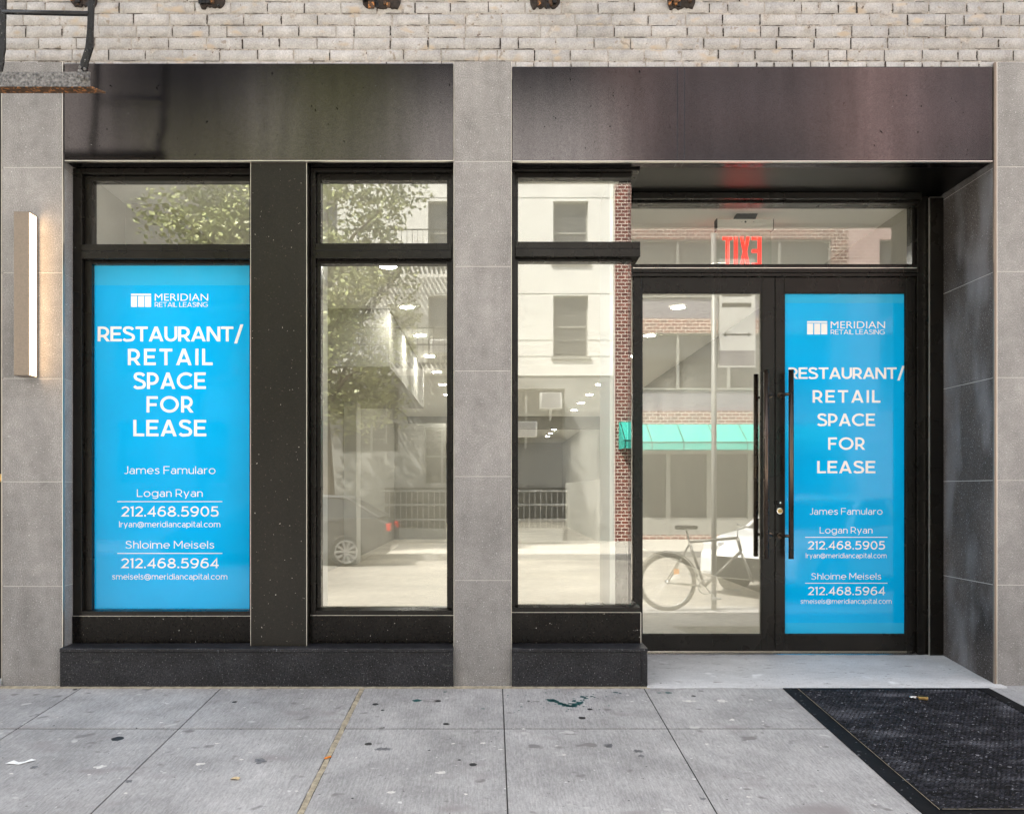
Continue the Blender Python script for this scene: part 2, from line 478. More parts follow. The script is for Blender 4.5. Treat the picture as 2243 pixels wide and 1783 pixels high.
def wall_holes(mb, x0, x1, z0, z1, yf, yb, holes, mi=0, rev=None):
    """A wall slab facing +y or -y (front at yf, back at yb) with rectangular holes (hx0, hx1, hz0, hz1)."""
    xs = sorted({x0, x1, *[h[0] for h in holes], *[h[1] for h in holes]})
    zs = sorted({z0, z1, *[h[2] for h in holes], *[h[3] for h in holes]})
    xs = [x for x in xs if x0 <= x <= x1]
    zs = [z for z in zs if z0 <= z <= z1]

    def inside(a, b):
        return any(h[0] < a < h[1] and h[2] < b < h[3] for h in holes)
    for i in range(len(xs) - 1):
        for j in range(len(zs) - 1):
            if inside((xs[i] + xs[i + 1]) / 2, (zs[j] + zs[j + 1]) / 2):
                continue
            mb.add([(xs[i], yf, zs[j]), (xs[i + 1], yf, zs[j]), (xs[i + 1], yf, zs[j + 1]), (xs[i], yf, zs[j + 1])], [(0, 1, 2, 3)], mi)
    for h in holes:
        a, b, c, d = h
        r = mi if rev is None else rev
        mb.add([(a, yf, c), (a, yb, c), (a, yb, d), (a, yf, d)], [(0, 1, 2, 3)], r)
        mb.add([(b, yf, c), (b, yb, c), (b, yb, d), (b, yf, d)], [(0, 1, 2, 3)], r)
        mb.add([(a, yf, c), (b, yf, c), (b, yb, c), (a, yb, c)], [(0, 1, 2, 3)], r)
        mb.add([(a, yf, d), (b, yf, d), (b, yb, d), (a, yb, d)], [(0, 1, 2, 3)], r)
    return mb


# ------------------------------------------------------------------ lettering
def _arc(cx, cy, rx, ry, a0, a1, n=22):
    return [(cx + rx * math.cos(R(a0 + (a1 - a0) * k / n)), cy + ry * math.sin(R(a0 + (a1 - a0) * k / n))) for k in range(n + 1)]


def _cat(pts, n=6):
    out = []
    P = [pts[0]] + list(pts) + [pts[-1]]
    for i in range(1, len(P) - 2):
        a, b, c, d = P[i - 1], P[i], P[i + 1], P[i + 2]
        for k in range(n):
            t = k / n
            out.append(tuple(0.5 * (2 * b[j] + (c[j] - a[j]) * t + (2 * a[j] - 5 * b[j] + 4 * c[j] - d[j]) * t * t + (3 * b[j] - a[j] - 3 * c[j] + d[j]) * t ** 3) for j in (0, 1)))
    out.append(pts[-1])
    return out


def glyph(ch, w):
    """Monoline sans letters: (strokes, slanted strokes, advance width); cap height 1, x-height 0.73."""
    h = w / 2
    T, xh = 1 - h, 0.73
    xT = xh - h
    S, D = [], []
    if ch == ' ':
        return S, D, 0.30
    if ch == 'I':
        S = [[(h, 0), (h, 1)]]; W = w
    elif ch == 'L':
        S = [[(h, 1), (h, h), (.58, h)]]; W = .58
    elif ch == 'E':
        S = [[(.64, T), (h, T), (h, h), (.65, h)], [(h, .505), (.58, .505)]]; W = .65
    elif ch == 'F':
        S = [[(.64, T), (h, T), (h, 0)], [(h, .48), (.57, .48)]]; W = .64
    elif ch == 'T':
        S = [[(0, T), (.70, T)], [(.35, T), (.35, 0)]]; W = .70
    elif ch == 'A':
        D = [(h * 1.15, 0, .43, 1), (.86 - h * 1.15, 0, .43, 1)]; S = [[(.19, .27), (.67, .27)]]; W = .86
    elif ch == 'N':
        S = [[(h, 0), (h, 1)], [(.78 - h, 0), (.78 - h, 1)]]; D = [(h * 1.2, 1, .78 - h * 1.2, 0)]; W = .78
    elif ch == 'M':
        S = [[(h, 0), (h, 1)], [(.90 - h, 0), (.90 - h, 1)]]; D = [(h * 1.2, 1, .45, .30), (.90 - h * 1.2, 1, .45, .30)]; W = .90
    elif ch in 'RP':
        b = .36 if ch == 'R' else .33
        r = (T - b) / 2
        S = [[(h, 0), (h, T), (.66 - h - r, T)] + _arc(.66 - h - r, b + r, r, r, 90, -90)[1:] + [(h, b)]]
        if ch == 'R':
            D = [(.36, b, .68 - h * .9, 0)]
        W = .68
    elif ch == 'S':
        S = [_cat([(.60, .80), (.50, .895), (.35, T + .01), (.17, .90), (.10, .755), (.17, .62), (.36, .525), (.55, .43), (.625, .28), (.55, .11), (.36, h - .01), (.18, .07), (.05, .165)])]; W = .70
    elif ch in 'CG':
        S = [_arc(.52, .5, .52 - h, .51 - h, 45, 315)]; W = .92
        if ch == 'G':
            S = [_arc(.52, .5, .52 - h, .51 - h, 48, 325) + [(.93 - h, .21), (.93 - h, .47), (.56, .47)]]; W = .95
    elif ch == 'O':
        S = [_arc(.53, .5, .53 - h, .51 - h, 0, 360, 40)]; W = 1.06
    elif ch == 'U':
        r = .37 - h
        S = [[(h, 1), (h, .40)] + _arc(.37, .37, r, .375 - h, 180, 360) + [(.74 - h, .40), (.74 - h, 1)]]; W = .74
    elif ch == 'J':
        S = [[(.48 - h, 1), (.48 - h, .30)] + _arc(.24, .27, .24 - h, .275 - h, 0, -140)]; W = .48
    elif ch == '/':
        D = [(h, -.14, .52 - h, 1.14)]; W = .52
    elif ch == '.':
        S = [[(h * 1.1, 0), (h * 1.1, w * 1.15)]]; W = w * 1.2
    elif ch == 'o':
        S = [_arc(.35, xh / 2, .35 - h, xh / 2 - h + .008, 0, 360, 34)]; W = .70
    elif ch == 'c':
        S = [_arc(.35, xh / 2, .35 - h, xh / 2 - h + .008, 45, 315)]; W = .60
    elif ch == 'e':
        S = [[(h * 1.2, xh * .5), (.66 - h, xh * .5)] + _arc(.34, xh / 2, .34 - h, xh / 2 - h + .008, 0, 312)]; W = .66
    elif ch == 'a':
        S = [[(.56 - h, 0), (.56 - h, xh * .6)] + _arc(.56 - h - (.21), xh * .6, .21, xT - xh * .6, 0, 150, 12), _arc(.27, .225, .27 - h, .235 - h, 0, 360, 26)]; W = .57
    elif ch == 's':
        S = [_cat([(.46, .60), (.36, xT - .01), (.26, xT + .005), (.13, xT - .04), (.09, .545), (.14, .455), (.26, .39), (.39, .33), (.45, .225), (.40, .10), (.26, h - .005), (.14, h + .02), (.03, .14)])]; W = .50
    elif ch in 'nhm':
        top = 1 if ch == 'h' else xh
        r = .27 - h * .6
        xw = .56
        S = [[(h, 0), (h, top)], [(h, xh * .55)] + _arc(h + (xw - w) / 2, xT - (xw - w) / 2, (xw - w) / 2, (xw - w) / 2, 170, 0, 16) + [(xw - h, 0)]]
        W = xw
        if ch == 'm':
            dx = xw - w
            S.append([(xw - h, xh * .55)] + _arc(xw - h + dx / 2, xT - dx / 2, dx / 2, dx / 2, 170, 0, 16) + [(xw - h + dx, 0)])
            W = xw + dx
    elif ch == 'r':
        S = [[(h, 0), (h, xh)], [(h, xh * .5)] + _arc(.36, xT - .30, .36 - h, .30, 170, 90, 12)]; W = .38
    elif ch == 'u':
        xw = .56
        r = (xw - w) / 2
        S = [[(h, xh), (h, h + r)] + _arc(h + r, h + r, r, r, 180, 360, 18), [(xw - h, xh), (xw - h, 0)]]; W = xw
    elif ch == 'l':
        S = [[(h, 0), (h, 1.0)]]; W = w
    elif ch == 'i':
        S = [[(h, 0), (h, xh)], [(h, .87), (h, .87 + w * 1.1)]]; W = w
    elif ch in 'dpg':
        c = xh / 2
        S = [_arc(.35, c, .35 - h, c - h + .008, 0, 360, 32)]
        if ch == 'd':
            S.append([(.70 - h, 0), (.70 - h, 1)]); W = .70
        elif ch == 'p':
            S.append([(h, xh), (h, -.24)]); W = .70
        else:
            S.append([(.70 - h, xh), (.70 - h, .02)] + _arc(.36, .02, .34 - h, .24, 0, -150, 16)); W = .70
    elif ch == 'y':
        D = [(h * 1.1, xh, .31, .0), (.62 - h * 1.1, xh, .20, -.25)]; W = .62
    elif ch == 't':
        S = [[(.15, .95), (.15, .20)] + _arc(.15 + .17, .20, .17, .20 - h, 180, 290, 10), [(0, xT), (.38, xT)]]; W = .40
    elif ch == '@':
        S = [_arc(.52, .40, .52 - h, .52 - h, -55, 300, 40), _arc(.50, .40, .22, .22, 0, 360, 26), [(.72, .62), (.72, .26)] + _arc(.84, .26, .12, .10, 180, 330, 8)]; W = 1.05
    elif ch == '0':
        S = [_arc(.37, .5, .37 - h, .51 - h, 0, 360, 36)]; W = .74
    elif ch == '1':
        S = [[(.26 - h, 0), (.26 - h, T), (.02, .86)]]; W = .27
    elif ch == '2':
        S = [_arc(.33, .70, .27, T - .70, 165, -8, 16) + [(.52, .52), (.10, h), (.64, h)]]; W = .64
    elif ch == '4':
        S = [[(.52, 0), (.52, T), (.07, .28), (.70, .28)]]; W = .71
    elif ch == '5':
        S = [[(.60, T), (.16, T), (.12, .54)] + _cat([(.12, .54), (.30, .60), (.50, .55), (.61, .33), (.52, .11), (.32, h - .005), (.14, .07), (.03, .17)])[1:]]; W = .67
    elif ch == '6':
        S = [_arc(.36, .33, .36 - h, .34 - h, 0, 360, 30), _cat([(.62, .88), (.50, T), (.34, .93), (.16, .74), (h, .36)])]; W = .72
    elif ch == '9':
        S = [_arc(.36, .67, .36 - h, .34 - h, 0, 360, 30), _cat([(.10, .12), (.22, h), (.38, .07), (.56, .26), (.72 - h, .64)])]; W = .72
    elif ch == '8':
        S = [_arc(.36, .745, .29 - h, .262 - h, 0, 360, 26), _arc(.36, .27, .36 - h, .28 - h, 0, 360, 30)]; W = .72
    else:
        return S, D, .4
    return S, D, W


def stroke_geo(body, w, gap=0.17):
    vs, fs = [], []
    x = 0.0
    lay = 0
    for ch in body:
        S, D, W = glyph(ch, w)
        for st in S:
            lay = (lay + 1) % 6
            pts = [st[0]] + [b for a, b in zip(st[:-1], st[1:]) if abs(a[0] - b[0]) + abs(a[1] - b[1]) > 1e-5]
            closed = len(pts) > 8 and abs(pts[0][0] - pts[-1][0]) + abs(pts[0][1] - pts[-1][1]) < 1e-4
            n0 = len(vs)
            for i, p in enumerate(pts):
                pa = pts[i - 1] if i else (pts[-2] if closed else p)
                pb = pts[i + 1] if i < len(pts) - 1 else (pts[1] if closed else p)
                d1 = Vector((p[0] - pa[0], p[1] - pa[1]))
                d2 = Vector((pb[0] - p[0], pb[1] - p[1]))
                d1 = d1.normalized() if d1.length > 1e-9 else d2.normalized()
                d2 = d2.normalized() if d2.length > 1e-9 else d1
                n1, n2 = Vector((-d1.y, d1.x)), Vector((-d2.y, d2.x))
                m = n1 + n2
                if m.length < 1e-6:
                    m = n1
                m.normalize()
                k = (w / 2) / max(0.45, m.dot(n1))
                lz = lay + 0.8 * i / len(pts)
                vs.append((x + p[0] + m.x * k, p[1] + m.y * k, lz))
                vs.append((x + p[0] - m.x * k, p[1] - m.y * k, lz))
            for i in range(len(pts) - 1):
                a = n0 + 2 * i
                fs.append((a, a + 1, a + 3, a + 2))
        for (x0, y0, x1, y1) in D:
            lay = (lay + 1) % 6
            L = math.hypot(x1 - x0, y1 - y0)
            hw = (w / 2) * L / abs(y1 - y0)
            n0 = len(vs)
            vs += [(x + x0 - hw, y0, lay), (x + x0 + hw, y0, lay), (x + x1 + hw, y1, lay), (x + x1 - hw, y1, lay)]
            fs.append((n0, n0 + 1, n0 + 2, n0 + 3))
        x += W + (gap if ch != ' ' else 0.0)
    return vs, fs


def put_stroke(mb, body, xl, xr, zb, zt, y, xref=False, w=0.15, mi=0, gap=0.17):
    sz0 = (zt - zb) / (0.73 if xref else 1.0)
    vs, fs = stroke_geo(body, w, gap)
    a, b = min(v[0] for v in vs), max(v[0] for v in vs)
    sx = (xr - xl) / (b - a)
    mb.add([(xl + (v[0] - a) * sx, y - v[2] * 0.00004, zb + v[1] * sz0) for v in vs], fs, mi)


_FREF = {}


def text_geo(body, wt=0.0, space=1.0):
    cu = bpy.data.curves.new('lettering', 'FONT')
    cu.body = body
    cu.size = 1.0
    cu.offset = wt
    cu.space_character = space
    cu.resolution_u = 6
    o = bpy.data.objects.new('lettering', cu)
    COL.objects.link(o)
    dg = bpy.context.evaluated_depsgraph_get()
    me = bpy.data.meshes.new_from_object(o.evaluated_get(dg))
    vs = [tuple(v.co) for v in me.vertices]
    fs = [tuple(p.vertices) for p in me.polygons]
    bpy.data.objects.remove(o)
    bpy.data.curves.remove(cu)
    bpy.data.meshes.remove(me)
    return vs, fs


def ref_h(ch, wt):
    k = (ch, wt)
    if k not in _FREF:
        vs, _ = text_geo(ch, wt)
        _FREF[k] = (min(v[1] for v in vs), max(v[1] for v in vs))
    return _FREF[k]


def put_text(mb, body, xl, xr, zb, zt, y, ref='H', wt=0.0, mi=0, space=1.0, mirror=False):
    """Text filling xl..xr in width, its reference letter's height from zb to zt, on the plane y."""
    vs, fs = text_geo(body, wt, space)
    a, b = min(v[0] for v in vs), max(v[0] for v in vs)
    r0, r1 = ref_h(ref, wt)
    sx = (xr - xl) / (b - a)
    sz = (zt - zb) / (r1 - r0)
    out = []
    for v in vs:
        px = xl + (v[0] - a) * sx
        if mirror:
            px = xl + xr - px
        out.append((px, y, zb + (v[1] - r0) * sz))
    mb.add(out, fs, mi)


# ================================================================== THE GROUND
# pavement: sloping flags with open joints
COLX = [-2.336 - 0.8 * k for k in range(14, 0, -1)] + [-2.336, -1.540, -0.736, 0.062, 0.866, 1.67] + [2.47 + 0.8 * k for k in range(14)]
ROWY = [0.60, -0.708, -1.93, -3.15, -4.62]
mb = MB()
for i in range(len(COLX) - 1):
    for j in range(len(ROWY) - 1):
        g = 0.0028
        gl = 0.014 if abs(COLX[i] + 0.736) < 0.01 else g
        gr = 0.014 if abs(COLX[i + 1] + 0.736) < 0.01 else g
        xa, xb, ya, yb = COLX[i] + gl, COLX[i + 1] - gr, ROWY[j + 1] + 0.006, ROWY[j] - 0.006
        if ya < -0.1 < yb and j == 0:
            yb = min(yb, 0.3)
        vs = []
        nx, ny = 2, 2
        vs = [(xa, ya, gz(ya)), (xb, ya, gz(ya)), (xb, yb, gz(yb)), (xa, yb, gz(yb)), (xa, ya, gz(ya) - 0.05), (xb, ya, gz(ya) - 0.05), (xb, yb, gz(yb) - 0.05), (xa, yb, gz(yb) - 0.05)]
        mb.add(vs, [(0, 1, 2, 3), (0, 4, 5, 1), (1, 5, 6, 2), (2, 6, 7, 3), (3, 7, 4, 0)])
pave = mb.build('pavement', 'concrete', bevel=0.0025)
tag(pave, 'grey broom-finished concrete pavement flags in front of the shop', kind='structure')
mb = MB()
mb.add([(-14, -4.62, gz(-4.62) - 0.0028), (14, -4.62, gz(-4.62) - 0.0028), (14, 0.3, gz(0.3) - 0.0028), (-14, 0.3, gz(0.3) - 0.0028)], [(0, 1, 2, 3)])
mb.build('joint_dirt', 'jointdirt', pave)
# sandy expansion joint
mb = MB()
n = 90
vs, fs = [], []
for k in range(n + 1):
    y = -0.04 - 4.4 * k / n
    wl = 0.0125 + random.uniform(-0.003, 0.002)
    wr = 0.0135 + random.uniform(-0.0025, 0.003)
    z = gz(y) + 0.0002 + random.uniform(-0.001, 0.001)
    vs += [(-0.736 - wl, y, z - 0.001), (-0.736 + 0.001, y, z + 0.001), (-0.736 + wr, y, z - 0.0008)]
for k in range(n):
    a = 3 * k
    fs += [(a, a + 1, a + 4, a + 3), (a + 1, a + 2, a + 5, a + 4)]
mb.add(vs, fs)
mb.build('joint_filler', 'sand', pave, smooth=True)
# caulk line along the foot of the building
mb = MB()
vs, fs = [], []
n = 120
for k in range(n + 1):
    x = -2.85 + (0.9 + 2.85) * k / n
    front = -0.058 + random.uniform(-0.004, 0.004)
    vs += [(x, front, gz(front) + 0.0012), (x, -0.02, gz(-0.02) + 0.004 + random.uniform(0, 0.002))]
fs = [(2 * k, 2 * k + 2, 2 * k + 3, 2 * k + 1) for k in range(n)]
mb.add(vs, fs)
mb.build('mortar_fillet', 'sand', pave, smooth=True)


def blob(mb, sx, sy, r, mi, asp=1.0, jag=0.2, n=16, h=0.0012, rot=0.0):
    cx, cy = ground(sx, sy)
    rr = r / F * (5 + cy)
    pts = []
    for k in range(n):
        t = 2 * math.pi * k / n
        q = rr * (1 + random.uniform(-jag, jag))
        a, b = q * math.cos(t), q * asp * math.sin(t)
        pts.append((cx + a * math.cos(rot) - b * math.sin(rot), cy + a * math.sin(rot) + b * math.cos(rot)))
    vs = [(x, y, gz(y) + 0.0006) for x, y in pts] + [(cx + (x - cx) * 0.7, cy + (y - cy) * 0.7, gz(cy + (y - cy) * 0.7) + h) for x, y in pts]
    fs = [(i, (i + 1) % n, n + (i + 1) % n, n + i) for i in range(n)] + [tuple(range(n, 2 * n))]
    mb.add(vs, fs, mi)


mb = MB()
for s in ((258, 1617, 13, 0), (514, 1537, 6, 0), (822, 1542, 7, 0), (960, 1535, 6.5, 0), (977, 1585, 7, 0), (807, 1629, 8, 0), (1036, 1674, 9, 0),
          (1275, 1572, 8, 0), (1292, 1553, 6, 0), (1519, 1524, 5, 0), (164, 1510, 5, 0), (838, 1555, 4, 0), (1006, 1664, 4, 0), (1158, 1535, 3, 0), (772, 1748, 3, 0), (940, 1643, 3, 0), (118, 1589, 2.5, 0), (171, 1730, 2, 0)):
    blob(mb, s[0], s[1], s[2], s[3], 1.05, 0.14)
for s in ((570, 1666, 14, 2, 1.0), (1333, 1633, 11, 2, 1.0), (282, 1711, 7, 2, 1.2), (75, 1680, 8, 2, 1.0), (1333, 1634, 7, 2, 1.3), (2096, 1650, 8, 2, 1), (1398, 1645, 9, 2, 1.0), (840, 1640, 16, 2, 0.5), (1540, 1749, 6, 2, 1.2), (1404, 1655, 7, 2, 1.0)):
    blob(mb, s[0], s[1], s[2], s[3], s[4], 0.4, 20)
for s in ((438, 1673, 11), (218, 1679, 17), (1582, 1535, 14), (1510, 1535, 15), (1604, 1576, 8), (1548, 1629, 6), (353, 1582, 6), (475, 1628, 6), (549, 1647, 5), (529, 1663, 6), (275, 1737, 6), (195, 1696, 5), (25, 1694, 7),
          (993, 1628, 6), (1097, 1641, 6), (1146, 1596, 5), (856, 1735, 12), (963, 1692, 14), (1020, 1739, 6), (650, 1732, 6), (1237, 1653, 7), (1219, 1633, 4), (1375, 1522, 6), (1686, 1533, 6), (1645, 1532, 6), (1640, 1745, 6), (1918, 1762, 4), (1059, 1627, 7), (1033, 1650, 4), (118, 1662, 3), (262, 1704, 3), (130, 1618, 4), (262, 1605, 5), (680, 1620, 4), (658, 1612, 3), (780, 1659, 3), (680, 1735, 8)):
    blob(mb, s[0], s[1], s[2] * 0.8, 1, 0.75, 0.45, 14, 0.001, random.uniform(-0.4, 0.4))
rs = random.Random(5)
for k in range(150):
    blob(mb, rs.uniform(0, 2000), rs.uniform(1506, 1783), rs.uniform(1.0, 2.6), rs.choice((0, 1, 1, 2)), 0.9, 0.4, 7, 0.0009)
mb.build('gum_stain', ['gum', 'gumpale', 'gumgrey'], pave, kind='stuff')
mb = MB()
blob(mb, 913, 1534, 9, 0, 1.0, 0.3)
for k in range(26):
    t = k / 25
    blob(mb, 1200 + 72 * t, 1532 + 20 * math.sin(t * 3.0) * t + 3 * t, rs.uniform(4, 10), 0, 0.9, 0.5, 12)
for k in range(22):
    blob(mb, 1240 + 30 * rs.random() + k * 1.4, 1540 - k * 0.8 + rs.uniform(-2, 2), rs.uniform(2, 5), 0, 0.8, 0.5, 9)
for k in range(40):
    blob(mb, rs.gauss(1240, 60), rs.uniform(1511, 1562), rs.uniform(0.9, 2.6), 0, 0.9, 0.4, 8)
for s in ((976, 1515, 4), (1058, 1552, 4), (1348, 1516, 5), (1464, 1517, 8), (1445, 1517, 4), (1358, 1518, 3)):
    blob(mb, s[0], s[1], s[2], 0, 0.8, 0.4, 10)
mb.build('paint_splash', 'greenpaint', pave, kind='stuff')

# kerb, road, far pavement
mb = MB()
mb.box(-30, 30, -4.80, -4.62, -0.62, gz(-4.62) - 0.002)
tag(mb.build('kerb', 'kerb', bevel=0.015), 'stone kerb along the shop pavement', kind='structure')
mb = MB()
mb.add([(-120, -14.3, -0.44), (120, -14.3, -0.44), (120, -9.5, -0.36), (-120, -9.5, -0.36), (120, -4.8, -0.47), (-120, -4.8, -0.47)], [(0, 1, 2, 3), (3, 2, 4, 5)])
tag(mb.build('road', 'asphalt'), 'sunlit asphalt street in front of the shop', kind='structure')
mb = MB()
mb.box(-60, 60, -14.48, -14.3, -0.6, -0.30)
tag(mb.build('far_kerb', 'kerb', bevel=0.015), 'kerb on the far side of the street', kind='structure')
mb = MB()
mb.add([(-60, -14.48, -0.302), (60, -14.48, -0.302), (60, -45, -0.18), (-60, -45, -0.18)], [(0, 1, 2, 3)])
tag(mb.build('far_pavement', 'farpave'), 'pale concrete pavement on the far side of the street', kind='structure')
mb = MB()
mb.add([(-200, -200, -0.7), (200, -200, -0.7), (200, 200, -0.7), (-200, 200, -0.7)], [(0, 1, 2, 3)])
tag(mb.build('ground', 'stone'), 'ground under the city block', kind='structure')

# doorstep: pale slab sloping up to the doors
mb = MB()
vs, fs = [], []
n = 60
for k in range(n + 1):
    t = k / n
    x = 0.884 + (2.93 - 0.884) * t
    fr = -0.052 + 0.010 * math.sin(t * 9) * 0.3 + random.uniform(-0.004, 0.004)
    xb = 0.884 + (2.884 - 0.884) * t
    for y, z in ((fr, gz(fr) + 0.0012), (fr + 0.012, gz(fr) + 0.010), (0.15, 0.025), (0.40, 0.052), (0.583, 0.069)):
        vs.append((x if y < 0 else xb, y, z + (random.uniform(-0.0008, 0.0008) if y > 0 else 0)))
for k in range(n):
    for j in range(4):
        a = 5 * k + j
        fs.append((a, a + 5, a + 6, a + 1))
mb.add(vs, fs)
tag(mb.build('doorstep', 'step', smooth=True), 'pale concrete doorstep sloping up to the double doors', kind='structure')

# ================================================================== THE SHOP BUILDING
shop = thing('shop_building', (0, 0, 0), 'painted brick building with a black-framed shop front and grey stone piers', 'building')
XL0, XL1 = X(5), X(136)                 # left pier
XM0, XM1 = X(995), X(1119.5)            # middle pier
XR0, XR1 = X(2184.5), 3.35              # right pier
ZT = Z(136)


def pier(x0, x1, yb, joints, top, mats=('tile', 'grout')):
    mb = MB()
    zs = [-0.03] + sorted(joints) + [top]
    g = 0.0016
    for a, b in zip(zs[:-1], zs[1:]):
        mb.box(x0, x1, 0.0, yb, a + g, b - g, 0)
    mb.box(x0 + 0.003, x1 - 0.003, 0.0015, yb - 0.003, -0.03, top - 0.004, 1)
    return mb


JL = [Z(s) for s in (367, 598, 829, 1055, 1284)]
JM = [Z(s) for s in (354, 584, 812.5, 1043.5, 1271)]
JR = [Z(s) for s in (366, 595, 827, 1052, 1281)]
p = pier(XL0, XL1, 0.50, JL, ZT).build('stone_pier', ['tile', 'grout'], shop, bevel=0.0012, label='left pier of pale grey stone tiles behind the wall lamp')
mb = MB(); mb.box(XL0 - 0.004, XL0 - 0.001, -0.001, 0.05, 0, ZT); mb.box(XL1 + 0.001, XL1 + 0.0045, -0.0015, 0.02, 0, ZT)
mb.build('edge_trim', 'trim', p)
p = pier(XM0, XM1, 0.50, JM, Z(135)).build('stone_pier', ['tile', 'grout'], shop, bevel=0.0012, label='middle pier of grey stone tiles between the shop windows')
mb = MB(); mb.box(XM0 - 0.0035, XM0 - 0.001, -0.0015, 0.02, 0, ZT); mb.box(XM1 + 0.001, XM1 + 0.0035, -0.0015, 0.02, 0, ZT)
mb.build('edge_trim', 'trim', p)
# chalky smear on the middle pier
p = pier(XR0, XR1, 0.60, JR, Z(137)).build('stone_pier', ['tile', 'grout'], shop, bevel=0.0012, label='right pier of grey stone tiles beside the doors')
mb = MB(); mb.box(XR0 - 0.004, XR0 - 0.0005, -0.0015, 0.012, 0, Z(137)); mb.box(XR0 - 0.016, XR0 - 0.0045, 0.001, 0.016, 0, Z(137), 1)
mb.build('edge_trim', ['trim', 'lampcase'], p)
# stone return wall of the door recess, its shade painted into the tile colour
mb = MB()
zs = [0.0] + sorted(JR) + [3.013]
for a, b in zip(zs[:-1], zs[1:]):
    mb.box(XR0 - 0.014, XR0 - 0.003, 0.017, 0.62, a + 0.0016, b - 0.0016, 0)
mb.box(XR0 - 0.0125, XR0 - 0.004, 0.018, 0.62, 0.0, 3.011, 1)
mb.build('recess_side_wall', ['shadetile', 'grout'], shop, label='scuffed stone return wall right of the doors, with painted-in shade')

# fascia panels
zf0 = Z(350.5)


def fascia(x0, x1, z0, z1, seams, label):
    mb = MB()
    xs = [x0] + seams + [x1]
    for a, b in zip(xs[:-1], xs[1:]):
        mb.box(a + 0.0008, b - 0.0008, 0.010, 0.118, z0, z1)
    o = mb.build('fascia_panel', 'fascia', shop, bevel=0.002, label=label)
    mb = MB()
    mb.box(x0 + 0.002, x1 - 0.002, 0.007, 0.030, z0 - 0.0045, z0 - 0.0005)
    mb.build('drip_trim', 'trim', o)
    mb = MB()
    for s in seams:
        mb.box(s - 0.002, s + 0.002, 0.013, 0.1, z0 + 0.002, z1 - 0.002)
    mb.box(x0 + 0.005, x1 - 0.005, 0.02, 0.12, z1 + 0.001, z1 + 0.006)
    mb.build('seam', 'dark', o)
    return o


fascia(X(138.5), XM0 - 0.005, zf0, Z(138.5), [], 'left bronze metal fascia panel above the two shop windows')
fascia(XM1 + 0.006, X(2177), Z(351.5), Z(145.5), [X(1485), X(1500.5)], 'right bronze metal fascia panel above the doors')
mb = MB(); mb.box(X(2177) + 0.001, XR0 - 0.017, 0.03, 0.118, Z(351.5), ZT - 0.003)
mb.build('fascia_end', 'dark', shop)

# soffit over the door recess
mb = MB()
mb.box(0.875, XR0 - 0.017, 0.032, 0.60, 3.0135, 3.03)
mb.build('soffit', 'soffit', shop)

# lintel core and the wall over it
mb = MB()
mb.box(-2.83, 3.36, 0.121, 0.9, 3.032, 3.60)
mb.build('lintel', 'dark', shop)


